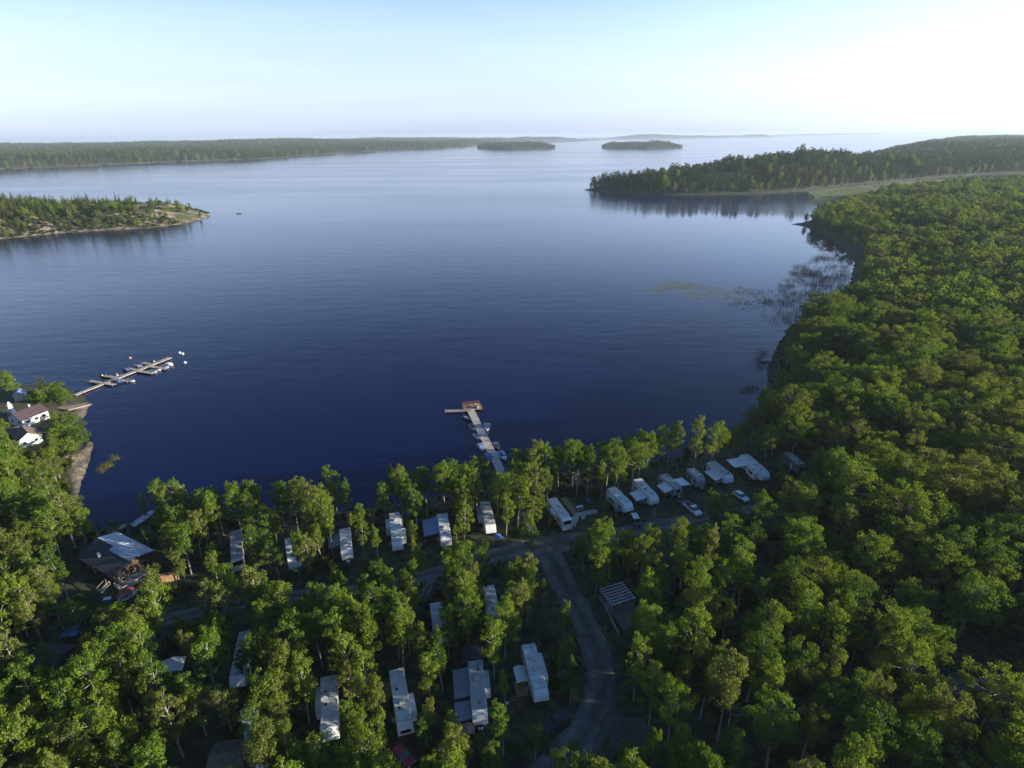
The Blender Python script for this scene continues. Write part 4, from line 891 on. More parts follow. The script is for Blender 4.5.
def chair(px_off, rz, m_, label):
    p = c + dd * px_off[0] + dn * px_off[1]; t = thing('deck_chair', label, 'chair', (p[0], p[1], .6), rz)
    mb = MB(); mb.box(0, 0, .38, .6, .6, .06); mb.build('seat', MT[m_], t); mb = MB(); mb.slab([(-.3, -.3, .4), (-.3, .3, .4), (-.55, .3, 1.1), (-.55, -.3, 1.1)], .05); mb.build('backrest', MT[m_], t)
    for y in (-.28, .28): mb = MB(); mb.tube([(.28, y, 0), (.28, y, .6), (-.35, y, .62), (-.35, y, 0)], [.03] * 4); mb.build('arm', MT[m_], t)
chair((-1.2, -.6), .5, 'red_dull', 'red deck chair on the dock-head platform, nearer the left arm'); chair((-.8, 1.6), 2.2, 'orange_wood', 'orange deck chair on the dock-head platform, on its open-water side')
t = thing('storage_box', 'grey storage box at the right corner of the dock-head platform', 'box', (*(c + dd * 1.4 + dn * 2.4), .59), drz)
mb = MB(); mb.box(0, 0, .35, 1.5, .9, .7); mb.build('box', MT['grey_shell'], t, bevel=.04); mb = MB(); mb.box(0, 0, .74, 1.56, .96, .08); mb.build('lid', MT['roof_grey'], t, bevel=.03)
# boats: pixel, angle relative to dock, looks
BG = 'boats moored along the long dock'
def moored(px, rel, **k):
    p = G2(px[0], px[1], .4); return boat('motor_boat', k.pop('label'), (p[0], p[1], .0), drz + rel, group=BG, **k)
moored((467.5, 418), .35, L=4.6, w=1.8, hull='hull_dark', inside='seat', shield=False, label='dark open boat tied just below the dock head, on the left')
moored((473.5, 427.5), .15, L=5.2, w=2.1, hull='hull_alu', inside='hull_dark', label='silver boat with dark seats, second below the dock head on the left')
moored((477.3, 436.5), .1, L=5.0, w=2.1, hull='hull_alu', inside='seat', shield=True, label='silver boat midway along the left side of the long dock')
moored((481.5, 447), .1, L=5.2, w=2.2, hull='hull_white', inside='seat', cover='awn_blue', label='covered pale blue boat on the left of the dock, second from shore')
moored((488.5, 457), .1, L=5.4, w=2.2, hull='hull_blue', inside='cover_blue', cover='cover_blue', label='dark blue covered boat nearest shore on the left of the dock')
moored((487, 427), -.25, L=5.6, w=2.4, hull='hull_white', inside='hull_alu', cover='awn_grey', label='pale covered boat alone on the right side near the dock head')
moored((496.5, 445), -.1, L=5.4, w=2.2, hull='hull_dark', inside='seat', shield=True, label='dark maroon boat on the right side behind the white bow rider')
moored((502, 455.5), .12, L=6.0, w=2.5, hull='hull_white', inside='hull_blue', shield=True, label='white bow rider with a blue interior, nearest shore on the right')

# ------------------------------------------------------------------ marina dock on the left
A0 = G2(74, 395, .6); A1 = G2(170, 357.5, .6); am = (A1 - A0) / np.linalg.norm(A1 - A0); an = np.array([-am[1], am[0]]); arz = math.atan2(am[1], am[0]); AL = float(np.linalg.norm(A1 - A0))
planks('marina_dock', 'pale zigzag marina dock reaching right from the cottages', 'dock', [A0, A0 + am * AL * .33], 1.8, .6, 'plank_pale', piles=9)
planks('marina_dock', 'outer run of the marina dock, lined with finger piers', 'dock', [A0 + am * AL * .335, A1], 2.2, .64, 'plank_pale', piles=12)
FP = [(95, 381.8), (111, 384.3), (109, 376.5), (124, 380.5), (131, 369), (147.5, 372.5), (146, 363.5), (160, 368)]
nm = ['left side, nearest the cottages', 'right side, nearest the cottages', 'left side, second from the cottages', 'right side, second from the cottages', 'left side, third out', 'right side, third out', 'left side, farthest out', 'right side, farthest out']
for i, p in enumerate(FP):
    q = G2(*p, .5); s_ = float((q - A0) @ am); root = A0 + am * s_; tip = q + (q - root) * .55
    planks('finger_pier', 'short plank finger pier on the marina dock, ' + nm[i], 'pier', [root + (tip - root) * .12, tip], 1.7, .6, 'plank_pale' if i % 2 else 'plank', piles=4)
MBG = 'boats moored at the marina dock'
def mboat(px, rel, label, **k):
    p = G2(px[0], px[1], .4); boat('moored_boat', label, (p[0], p[1], 0), arz + rel, group=MBG, **k)
mboat((104, 375.5), 1.6, 'dark boat on the left of the marina dock, by its second finger pier', L=5, hull='hull_dark')
mboat((119, 375.5), 1.2, 'silver boat in the crook between two left finger piers', L=4.8, hull='hull_alu')
mboat((130, 380.5), -1.5, 'white boat at the second right finger pier of the marina', L=5, hull='hull_white')
mboat((118, 381.5), -1.4, 'blue boat between the first two right finger piers', L=4.8, hull='hull_blue', cover='cover_blue')
mboat((126, 370), 1.5, 'dark covered boat on the left, third finger pier', L=5, hull='hull_dark', cover='cover_blue')
mboat((138, 366.5), 1.4, 'pale boat on the left between third and fourth finger piers', L=5, hull='hull_alu', cover='awn_grey')
mboat((152.5, 371.5), -1.5, 'white boat nosed in on the right, third finger pier', L=4.8, hull='hull_white')
mboat((155.5, 361.5), 1.6, 'dark boat on the far left side near the marina tip', L=5, hull='hull_dark')
mboat((157, 369.3), -1.5, 'white boat on the right, just inside the last finger pier', L=4.8, hull='hull_white', inside='hull_dark')
mboat((164.5, 366.8), -1.5, 'white boat on the right, just outside the last finger pier', L=4.8, hull='hull_white', inside='hull_blue')
mboat((169, 364.5), -1.5, 'white boat at the very tip of the marina dock', L=4.6, hull='hull_white', cover='awn_white')
for i, (p, mm, lb) in enumerate([((179.6, 352.6), 'white', 'white mooring buoy off the marina tip, leftmost and tallest of three'), ((182.6, 353.6), 'white', 'white mooring buoy close beside the tallest one'), ((185, 362.4), 'white', 'white mooring buoy nearer the viewer than the other two'), ((130, 357.8), 'orange_wood', 'faded reddish buoy left of the marina dock')]):
    q = G2(*p, .2); t = thing('buoy', lb, 'buoy', (q[0], q[1], 0), 0, 'mooring buoys')
    mb = MB(); mb.lathe([(.1, -.5), (.5, -.25), (.62, .05), (.5, .4), (.2, .62)], n=14); mb.build('float', MT[mm], t, smooth=True); mb = MB(); mb.tube([(0, 0, .6), (0, 0, 1.0)], [.06, .05]); mb.build('mast', MT['metal'], t)
# concrete boat ramp
q0 = G2(63, 412, .8); q1 = G2(86, 403.5, .1); d = q1 - q0; L_ = float(np.linalg.norm(d)); nn = np.array([-d[1], d[0]]) / L_
mb = MB(); mb.slab([(*(q0 - nn * 3), 2.05), (*(q1 - nn * 2.6), .18), (*(q1 + nn * 2.6), .18), (*(q0 + nn * 3), 2.05)], .35)
o = mb.build('boat_ramp', MT['concrete']); tag(o, 'brown sloping boat ramp on the point below the marina dock', 'ramp')

# boats and piers hidden on the near shore
p = G2(144.5, 518.5, .4); boat('row_boat', 'long pale boat drawn up at the water behind the lodge', (p[0], p[1], .25), math.atan2(*(G2(152, 513.5)[::-1] - G2(137, 524)[::-1])) , L=7, w=2.2, hull='hull_alu', shield=False, motor=False, inside='hull_white')
planks('jetty', 'thin pale jetty plank behind the tin-roofed lodge', 'jetty', [G2(114, 533.5, 1.2), G2(126, 527, .8)], 1.0, 1.6, 'plank_pale')
planks('jetty', 'small pale jetty poking out from the trees right of the cove', 'jetty', [G2(172, 493, .6), G2(181.5, 485, .6)], 1.4, .6, 'plank_pale', piles=4)
p = G2(783, 361.5, .4); boat('row_boat', 'white boat tucked under the trees of the right shore', (p[0], p[1], .0), .2, L=5, hull='hull_white', shield=False)
planks('jetty', 'low grey jetty with dark posts on the right shore', 'jetty', [G2(774, 361, .5), G2(759, 360, .5)], 1.5, .5, 'plank', piles=4)
p = G2(239, 213.5, .3); t = boat('motor_boat', 'lone dark motor boat out on the open lake, off the rocky point', (p[0], p[1], 0), .15, L=6.0, w=2.2, hull='hull_dark', inside='hull_dark')
p = G2(441, 753, 2.2); boat('canoe', 'pale upturned-edged canoe lying on the ground right of the red car', (p[0], p[1], 2.1), .75, L=4.8, w=1.0, hull='cream', shield=False, motor=False, inside='plank', cat='canoe')
p = G2(128.5, 596, 2.3); boat('row_boat', 'small white boat among camp gear in front of the lodge', (p[0], p[1], 2.1), .9, L=3.8, w=1.6, hull='hull_white', shield=False, motor=False)
p = G2(611, 602, 3.2); boat('kayak', 'pale blue kayak standing against the left edge of the pergola deck', (p[0] - .5, p[1], 2.4), 1.2, L=3.6, w=.8, hull='awn_blue', shield=False, motor=False, cat='kayak')
p = G2(108, 601, 2.0); t = thing('cooler', 'blue storage box on the ground before the lodge', 'box', (p[0], p[1], 1.95), .3)
mb = MB(); mb.box(0, 0, .35, 1.3, .8, .7); mb.build('box', MT['blue_tarp'], t, bevel=.04); mb = MB(); mb.box(0, 0, .73, 1.34, .84, .07); mb.build('lid', MT['white'], t, bevel=.03)
# boat trailer pole beside the white pickup
a_ = G2(680, 500.5, 2.2); b_ = G2(687.5, 508, 2.2); d = b_ - a_; t = thing('boat_trailer', 'empty grey boat trailer beside the white pickup', 'trailer', (*((a_ + b_) / 2), 1.9), math.atan2(d[1], d[0]))
mb = MB(); mb.tube([(-2.2, -.6, .5), (1, -.6, .5), (2.4, 0, .5)], [.06] * 3); mb.tube([(-2.2, .6, .5), (1, .6, .5), (2.4, 0, .5)], [.06] * 3); mb.box(-1, 0, .5, .1, 1.5, .1); mb.box(.6, 0, .5, .1, 1.2, .08); mb.build('frame', MT['metal'], t)
for y in (-.8, .8): mb = MB(); mb.wheel(-1, y, .3, .3, .2); mb.build('wheel', MT['black'], t)

# ------------------------------------------------------------------ tree shapes
def leaf_cloud(centres, radii, counts, size, seed, flat=0.8, outward=1.0):
    g = np.random.default_rng(seed); V = []; F = 0
    for c, r, n in zip(centres, radii, counts):
        d = g.normal(size=(n, 3)); d /= np.linalg.norm(d, axis=1)[:, None]
        rr = r * g.random(n) ** 0.38
        p = np.array(c) + d * rr[:, None] * np.array([1, 1, flat])
        nr = d * outward + g.normal(size=(n, 3)) * 0.6 + np.array([0, 0, 0.25]); nr /= np.linalg.norm(nr, axis=1)[:, None]
        a = np.cross(nr, g.normal(size=(n, 3))); a /= np.linalg.norm(a, axis=1)[:, None]; b = np.cross(nr, a)
        s = size * g.uniform(0.6, 1.35, n)[:, None]
        q = np.stack([p - a * s * .5, p + b * s * .42, p + a * s * .5, p - b * s * .42], 1)
        V.append(q.reshape(-1, 3)); F += n
    V = np.concatenate(V); return V, np.arange(F * 4).reshape(F, 4)
def mesh_np(name, V, F, mats, mi=None, smooth=False):
    me = bpy.data.meshes.new(name); nv = len(V); nf = len(F)
    me.vertices.add(nv); me.vertices.foreach_set('co', np.asarray(V, np.float32).ravel())
    me.loops.add(nf * 4); me.loops.foreach_set('vertex_index', np.asarray(F, np.int32).ravel())
    me.polygons.add(nf); me.polygons.foreach_set('loop_start', np.arange(0, nf * 4, 4, dtype=np.int32))
    for q in mats: me.materials.append(q)
    if mi is not None: me.polygons.foreach_set('material_index', np.asarray(mi, np.int32))
    me.update(); me.validate(); return me
def wood(limbs, n=6):
    """limbs: (points, radii) -> quads"""
    V = []; F = []
    for pts, rad in limbs:
        o = len(V); pts = [np.array(p, float) for p in pts]
        for i, p in enumerate(pts):
            t = pts[min(i + 1, len(pts) - 1)] - pts[max(i - 1, 0)]; t /= np.linalg.norm(t) + 1e-9
            a = np.cross(t, [0.3, 1, 0.1]); a /= np.linalg.norm(a); b = np.cross(t, a)
            for k in range(n):
                w = 2 * math.pi * k / n; V.append(p + (a * math.cos(w) + b * math.sin(w)) * rad[i])
        for i in range(len(pts) - 1):
            for k in range(n):
                k2 = (k + 1) % n; F.append((o + i * n + k, o + i * n + k2, o + (i + 1) * n + k2, o + (i + 1) * n + k))
    return np.array(V), np.array(F)
def aspen(seed, H=14.0, R0=2.7, base=0.34, ncl=46, per=125, leaf=0.265, rcl=0.92, gap=0.0):
    g = np.random.default_rng(seed)
    bend = g.normal(size=2) * 0.5
    def axis(t): return np.array([bend[0] * t * t + .25 * math.sin(3 * t + seed), bend[1] * t * t, H * t])
    cs = []; rs = []; ns = []; limbs = [([axis(t) for t in (0, .2, .4, .6, .8, .96)], [.19, .16, .13, .10, .06, .02])]
    # a few uneven lobes make the outline
    lob = [(g.uniform(0, 6.28), g.uniform(base + .05, .9), g.uniform(.75, 1.25)) for _ in range(6)]
    for i in range(ncl):
        t = base + (1 - base) * ((i + .5) / ncl) ** 0.85 * .985
        u = (t - base) / (1 - base)
        prof = (math.sin(math.pi * (0.14 + 0.78 * u ** 0.9)) ** 0.6)
        an = i * 2.4 + g.normal() * .5
        k = 1.0
        for la, lt, ls in lob:
            w = math.exp(-((t - lt) / .16) ** 2) * max(0, math.cos(an - la)); k += (ls - 1) * 1.6 * w
        rad = R0 * prof * k * (g.uniform(.55, 1.05) if g.random() < .75 else g.uniform(.05, .5))
        p = axis(t) + np.array([math.cos(an) * rad, math.sin(an) * rad, g.normal() * .3])
        r = rcl * g.uniform(.65, 1.25) * (0.75 if u > .85 else 1)
        cs.append(p); rs.append(r); ns.append(int(per * (r / rcl) ** 2 * g.uniform(.7, 1.2)))
        if i % 2 == 0:
            q = axis(max(.15, t - .13)); limbs.append(([q, (q + p) / 2 + np.array([0, 0, -.12]), p], [.065, .045, .015]))
    lv, lf = leaf_cloud(cs, rs, ns, leaf, seed + 100)
    wv, wf = wood(limbs, 6)
    return lv, lf, wv, wf
def pine(seed, H=11.0, R0=2.1, leaf=0.5, tiers=9, per=34):
    g = np.random.default_rng(seed); cs = []; rs = []; ns = []
    for i in range(tiers):
        t = .16 + .82 * i / (tiers - 1); rad = R0 * (1 - t) ** .75 * g.uniform(.8, 1.15); m_ = max(1, int(6 * (1 - t) + 1))
        for k in range(m_):
            an = g.uniform(0, 6.28) if m_ == 1 else 2 * math.pi * k / m_ + g.normal() * .25
            cs.append((math.cos(an) * rad * .6, math.sin(an) * rad * .6, H * t + g.normal() * .15)); rs.append(max(.35, rad * .55)); ns.append(per)
    lv, lf = leaf_cloud(cs, rs, ns, leaf, seed + 300, flat=.55)
    wv, wf = wood([([(0, 0, 0), (0, 0, H * .5), (0, 0, H * .98)], [.17, .11, .02])], 5)
    return lv, lf, wv, wf
def bush(seed, H=2.0, R0=1.5, ncl=9, per=60, leaf=.34):
    g = np.random.default_rng(seed); cs = []; rs = []; ns = []; limbs = []
    for i in range(ncl):
        an = g.uniform(0, 6.28); rad = R0 * .65 * g.random() ** .5; z = H * g.uniform(.3, .75)
        cs.append((math.cos(an) * rad, math.sin(an) * rad, z)); rs.append(R0 * .42 * g.uniform(.7, 1.2)); ns.append(per)
        limbs.append(([(0, 0, 0), (math.cos(an) * rad * .5, math.sin(an) * rad * .5, z * .6), cs[-1]], [.05, .035, .015]))
    lv, lf = leaf_cloud(cs, rs, ns, leaf, seed + 500); wv, wf = wood(limbs, 4)
    return lv, lf, wv, wf
def bare(seed, H=9.0):
    g = np.random.default_rng(seed); limbs = []
    ax = lambda t: np.array([.4 * t * t * math.sin(seed), .5 * t * t, H * t])
    limbs.append(([ax(t) for t in (0, .3, .6, .85, 1)], [.16, .13, .09, .05, .015]))
    for i in range(22):
        t = g.uniform(.3, .92); an = i * 2.4; L = (1.1 - t) * H * .38 * g.uniform(.7, 1.2); q = ax(t)
        d = np.array([math.cos(an), math.sin(an), .9]); e = q + d * L * .75; limbs.append(([q, q + d * L * .4 + [0, 0, -.1], e], [.06, .04, .012]))
        for k in range(4):
            s0 = q + (e - q) * g.uniform(.3, .9); d2 = d + g.normal(size=3) * .7; limbs.append(([s0, s0 + d2 * L * .3], [.025, .008]))
    return wood(limbs, 4)

NEARP = [aspen(s, R0=r, base=b_, ncl=n_, rcl=q) for s, r, b_, n_, q in ((1, 2.1, .38, 34, .82), (2, 2.5, .36, 38, .9), (3, 1.8, .42, 28, .78), (4, 2.9, .38, 44, .95), (5, 2.3, .44, 34, .85), (6, 3.1, .42, 46, .95), (7, 1.9, .28, 38, .8), (8, 3.9, .42, 66, 1.0), (9, 3.5, .36, 62, 1.0), (10, 4.3, .48, 72, 1.05))]
FARP = [aspen(s, R0=r, base=.3, ncl=38, per=24, leaf=.8, rcl=1.2) for s, r in ((21, 4.0), (22, 4.8), (23, 3.4), (24, 4.4))]
CROWN = [mesh_np('crown', p[0], p[1], [MT['leaf']]) for p in NEARP]
TRUNK = [mesh_np('trunk', p[2], p[3], [MT['bark']]) for p in NEARP]
def joined(name, p, lm, wm):
    V = np.concatenate([p[0], p[2]]); F = np.concatenate([p[1], p[3] + len(p[0])]); mi = [0] * len(p[1]) + [1] * len(p[3])
    return mesh_np(name, V, F, [lm, wm], mi)
def proto_coll(name, meshes):
    c = bpy.data.collections.new(name)
    for i, me in enumerate(meshes):
        c.objects.link(bpy.data.objects.new('%s_shape_%02d' % (name, i), me))
    return c
ASP_A = [joined('aspen_tree', p, MT['leaf'], MT['bark']) for p in NEARP]
ASP_B = [joined('aspen_tree', p, MT['leaf'], MT['bark']) for p in FARP]
PIN = [joined('pine_tree', pine(s, R0=r, H=h_), MT['needle'], MT['bark_dark']) for s, r, h_ in ((31, 2.1, 11), (32, 1.7, 11), (33, 2.4, 11))]
MIXB = [joined('aspen_tree', aspen(s, R0=r, base=.12, ncl=16, per=20, leaf=1.0, rcl=1.6), MT['needle' if s % 2 else 'dull_leaf'], MT['bark_dark']) for s, r in ((41, 2.6), (42, 2.9), (43, 2.4), (44, 3.2))]
BUSH = [joined('shrub', bush(s), MT['scrub'], MT['bark_dark']) for s in (51, 52, 53)]
COL_WOOD = proto_coll('wood', ASP_A + ASP_B + PIN + [joined('bare_tree', (bare(63)[0][:4], np.array([[0, 1, 2, 3]])) + bare(63), MT['dead_wood'], MT['dead_wood'])])
COL_MIX = proto_coll('mixed', PIN + MIXB + ASP_B[:1])
COL_BUSH = proto_coll('bush', BUSH)

def scatter(name, label, pts, scl, rot, pick, coll):
    me = bpy.data.meshes.new(name); me.from_pydata([tuple(p) for p in pts], [], [])
    for nm_, ty, dat in (('scl', 'FLOAT_VECTOR', np.asarray(scl, np.float32).ravel()), ('rot', 'FLOAT_VECTOR', np.asarray(rot, np.float32).ravel())):
        a_ = me.attributes.new(nm_, ty, 'POINT'); a_.data.foreach_set('vector', dat)
    a_ = me.attributes.new('pick', 'INT', 'POINT'); a_.data.foreach_set('value', np.asarray(pick, np.int32))
    o = bpy.data.objects.new(name, me); col.objects.link(o); o['kind'] = 'stuff'; o['label'] = label
    ng = bpy.data.node_groups.new(name, 'GeometryNodeTree')
    ng.interface.new_socket('Geometry', in_out='INPUT', socket_type='NodeSocketGeometry'); ng.interface.new_socket('Geometry', in_out='OUTPUT', socket_type='NodeSocketGeometry')
    N = ng.nodes.new; L = ng.links.new
    gi = N('NodeGroupInput'); go = N('NodeGroupOutput'); ci = N('GeometryNodeCollectionInfo'); ip = N('GeometryNodeInstanceOnPoints')
    ci.inputs['Collection'].default_value = coll; ci.inputs['Separate Children'].default_value = True; ci.inputs['Reset Children'].default_value = True
    def at(n_, ty):
        a_ = N('GeometryNodeInputNamedAttribute'); a_.data_type = ty; a_.inputs[0].default_value = n_; return a_.outputs[0]
    L(gi.outputs[0], ip.inputs['Points']); L(ci.outputs[0], ip.inputs['Instance']); ip.inputs['Pick Instance'].default_value = True
    L(at('pick', 'INT'), ip.inputs['Instance Index']); L(at('scl', 'FLOAT_VECTOR'), ip.inputs['Scale'])
    L(at('rot', 'FLOAT_VECTOR'), ip.inputs['Rotation']); L(ip.outputs[0], go.inputs[0])
    md = o.modifiers.new('scatter', 'NODES'); md.node_group = ng
    return o
def jitter(x0, x1, y0, y1, s, j=.42):
    X, Y = np.meshgrid(np.arange(x0, x1, s), np.arange(y0, y1, s)); X = X + (np.arange(X.shape[0]) % 2)[:, None] * s / 2
    return (X + rng.uniform(-j, j, X.shape) * s).ravel(), (Y + rng.uniform(-j, j, X.shape) * s).ravel()

# ------------------------------------------------------------------ where trees stand in the camp and the right-hand forest
foot = np.array(FOOT)
def pxpoly(pts, z=1.9): return [tuple(G2(a_, b_, z)) for a_, b_ in pts]
NOTREE = [pxpoly(p) for p in ([(-80, 366), (84, 380), (94, 402), (88, 446), (40, 454), (-80, 458)], [(62, 452), (92, 440), (92, 470), (80, 500), (72, 504)],
          [(40, 572), (150, 566), (160, 590), (120, 606), (40, 600)],                 # gear yard before the lodge
          [(560, 500), (600, 500), (604, 526), (566, 532)], [(600, 706), (640, 706), (650, 750), (596, 750)],
          [(680, 500), (760, 488), (770, 512), (690, 524)], [(495, 690), (560, 690), (570, 740), (495, 745)])]
# sight lines the photograph has open: (x0, y0, x1, y1, radius)
OPEN = [(236, 532, 238, 568, 5), (344, 530, 347, 556, 9), (332, 542, 333, 552, 6), (395, 514, 398, 545, 9), (386, 518, 386, 528, 4),
        (443, 515, 447, 540, 8), (431, 526, 431, 538, 7), (485, 503, 491, 533, 9), (554, 502, 568, 526, 8), (613, 490, 631, 512, 10), (638, 480, 657, 505, 10),
        (662, 476, 680, 495, 10), (691, 470, 702, 484, 6), (712, 463, 731, 482, 10), (745, 456, 766, 478, 9), (735, 467, 740, 470, 5), (790, 456, 802, 472, 7),
        (688, 502, 698, 514, 6), (735, 490, 749, 502, 6), (634, 516, 638, 526, 4), (579, 506, 597, 514, 5), (322, 678, 322, 730, 4), (400, 672, 405, 733, 7), (413, 696, 414, 714, 4),
        (474, 664, 479, 718, 7), (463, 672, 464, 716, 6), (530, 645, 542, 697, 10), (520, 674, 521, 690, 5), (438, 605, 443, 622, 3), (490, 590, 493, 608, 5),
        (170, 664, 172, 668, 4), (228, 755, 232, 766, 6),
        (395, 745, 413, 764, 7), (548, 722, 566, 714, 4), (612, 594, 632, 602, 6), (602, 599, 612, 622, 2), (70, 631, 71, 634, 4), (498, 537, 499, 539, 4),
        (104, 540, 146, 556, 8), (96, 560, 130, 568, 8), (140, 522, 150, 515, 5), (70, 585, 130, 592, 7), (168, 575, 170, 580, 5), (55, 655, 58, 664, 4), (467, 727, 484, 720, 5),
        (554, 566, 574, 602, 12), (578, 608, 598, 650, 12), (602, 665, 604, 705, 15), (600, 720, 590, 742, 12), (622, 716, 626, 730, 9), (495, 553, 545, 548, 4), (20, 412, 42, 420, 9), (24, 436, 36, 440, 9), (12, 404, 13, 412, 3), (70, 462, 82, 454, 6), (72, 478, 78, 474, 4), (76, 408, 84, 404, 5), (20, 398, 22, 398, 3),
        (188, 612, 202, 616, 4), (301, 592, 306, 591, 2), (428, 580, 432, 588, 3), (930, 684, 950, 684, 2), (692, 520, 704, 517, 3),
        (345, 488, 346, 500, 7), (367, 490, 368, 500, 7), (95, 500, 96, 512, 9), (118, 512, 128, 518, 6), (497, 460, 502, 468, 4), (220, 540, 226, 556, 4), (430, 498, 431, 500, 5), (270, 495, 270, 500, 4)]
op = []
for x0, y0, x1, y1, r in OPEN:
    n = max(1, int(math.hypot(x1 - x0, y1 - y0) / 6))
    for k in range(n + 1):
        a_ = x0 + (x1 - x0) * k / n; b_ = y0 + (y1 - y0) * k / n; g_ = G(a_, b_, 2.2); op.append((a_, b_, r, proj(g_)[2]))
op = np.array(op)
def clear_ok(x, y, h, cr, base):
    """would a crown here cover something the photograph shows openly?"""
    z0 = h1(x, y); bx, by, w = proj((x, y, z0 + h * base)); tx, ty, w2 = proj((x, y, z0 + h))
    cx, cy = (bx + tx) / 2, (by + ty) / 2; ry = max(4, math.hypot(bx - tx, by - ty) / 2); rx = FOC * cr / w * .92
    m_ = op[:, 3] > w + 1.5
    d = ((op[:, 0] - cx) / (rx + op[:, 2])) ** 2 + ((op[:, 1] - cy) / (ry + op[:, 2])) ** 2
    return not bool((m_ & (d < 1)).any())
def ground_ok(x, y, gap=.7):
    if ((foot[:, 0] - x) ** 2 + (foot[:, 1] - y) ** 2 < (foot[:, 2] + gap * .6) ** 2).any(): return False
    for q, hw in ROADS:
        if ((q - np.array([x, y])) ** 2).sum(1).min() < (hw + gap) ** 2: return False
    return True
TREES = []      # x, y, height, proto, width factor, rotation
# trees set by eye: top pixel, height, proto, width
HERO = [(660, 668, 10, 2, .75), (650, 432, 13, 5, 1.0), (636, 441, 13, 3, 1), (560, 446, 12.5, 4, .9), (577, 443, 12.5, 1, .9), (603, 461, 11.5, 2, .8), (512, 470, 12, 1, 1.05),
        (527, 462, 12, 3, .9), (440, 463, 12.5, 1, .95), (390, 462, 12.5, 2, 1.0), (405, 474, 13, 6, 1), (330, 458, 14, 4, .9), (342, 480, 12, 2, .9), (292, 472, 13, 1, 1), (276, 482, 12.5, 5, .95),
        (250, 478, 13, 6, .85), (200, 487, 13, 0, 1), (152, 472, 10, 1, 1.1), (168, 474, 10, 3, .9), (305, 498, 13, 0, .9), (190, 510, 13, 4, .95), (492, 618, 14, 6, .9), (503, 605, 13, 3, .9), (246, 636, 12, 2, .9), (236, 652, 8, 0, .8), (256, 722, 10, 6, .8), (296, 530, 10, 2, .8), (446, 606, 10, 0, .8),
        (457, 560, 13, 1, .9), (465, 590, 13.5, 3, .85), (438, 640, 12, 4, 1), (425, 655, 12, 0, .9), (355, 672, 13, 6, .75), (372, 668, 13.5, 2, .8), (357, 712, 12, 0, .85), (376, 715, 11, 4, .8),
        (505, 668, 9, 2, .7), (560, 640, 9, 2, .7), (566, 600, 10, 0, .75), (572, 660, 10, 2, .7), (535, 725, 7.5, 4, .8), (548, 735, 7, 2, .7), (575, 740, 6, 1, .7), (605, 735, 5, 2, .7), (490, 745, 8, 1, .9),
        (270, 675, 13, 3, 1.05), (250, 702, 12, 1, .8), (278, 722, 12, 0, .8), (95, 710, 14, 5, 1.2), (115, 645, 13, 4, 1.1), (70, 602, 10, 3, 1.0), (45, 585, 11, 0, 1), (143, 604, 8, 1, .8), (395, 590, 13, 6, 1.05),
        (345, 600, 14, 1, 1.0), (312, 610, 13, 4, 1), (330, 590, 13, 0, 1), (400, 565, 12.5, 2, .9), (380, 570, 12, 5, .9), (410, 540, 11, 2, .7), (420, 545, 11, 0, .7), 
        (782, 452, 6, 1, .7), (880, 460, 15, 5, 1.1), (850, 505, 15, 6, 1.0), (900, 610, 15, 5, 1.0), (930, 690, 13, 5, 1.1), (700, 590, 14, 3, 1.1), (720, 640, 14, 6, .8), (710, 655, 14, 2, .8), (800, 640, 14, 5, 1)]
for px, py, h_, pr, wf_ in HERO:
    if h_ == 0: continue
    q = G2(px, py, 1.9 + h_)
    TREES.append((q[0], q[1], h_, pr, wf_, random.uniform(0, 6.28)))
tx = [(t[0], t[1]) for t in TREES]
WID = [2.6, 3.0, 2.3, 3.3, 2.8, 3.4, 2.5, 4.6, 4.2, 5.1]
def add_field(x0, x1, y0, y1, s, hmin, hmax, cond):
    X, Y = jitter(x0, x1, y0, y1, s); d = sdist(NEAR, X, Y)
    for x, y, dd_ in zip(X, Y, d):
        if dd_ < (1.2 if x < 60 else 5.5) or not cond(x, y): continue
        h_ = random.uniform(hmin, hmax) * (0.8 if dd_ < 6 else .8 if dd_ < 14 and x > 60 else 1); pr = random.randrange(7)
        if x > 60: h_ *= .68 + .56 * float(vnoise(np.array([x]), np.array([y]), 24, 63)[0]); pr = random.choice((1, 3, 5, 7, 7, 8, 8, 9))
        elif x < 40 + y * .1: pr = random.choice((0, 0, 1, 2, 2, 4, 6, 6, 3))
        wf_ = random.uniform(.85, 1.2) * (.92 if x < 60 else 1.1)
        if y < 330:
            if not ground_ok(x, y): continue
            if any(sdist(p, np.array([x]), np.array([y]))[0] > 0 for p in NOTREE): continue
            px, py, w = proj((x, y, 2))
            if min((x - a_) ** 2 + (y - b_) ** 2 for a_, b_ in tx[:90]) < 5: continue
            if w > 5 and -60 < px < 1100 and not clear_ok(x, y, h_, WID[pr] * wf_ * h_ / 14, .34):
                for q_ in (.78, .58, .42, .3):              # a younger tree may still fit
                    if clear_ok(x, y, h_ * q_, WID[pr] * wf_ * h_ * q_ / 14, .34): break
                else: continue
                h_ *= q_
        TREES.append((x, y, h_, pr, wf_, random.uniform(0, 6.28)))
camp = lambda x, y: x < 26 + (y - 60) * .12
add_field(-190, 60, 48, 250, 3.7, 9.5, 15.5, camp)
add_field(15, 330, 30, 320, 5.9, 9, 17.5, lambda x, y: not camp(x, y) and x < 130 + y * .95)
add_field(60, 760, 320, 620, 7.6, 8, 18, lambda x, y: x < 100 + y)
add_field(150, 1150, 620, 1000, 8, 9, 18, lambda x, y: x < 100 + y)
print('trees', len(TREES))

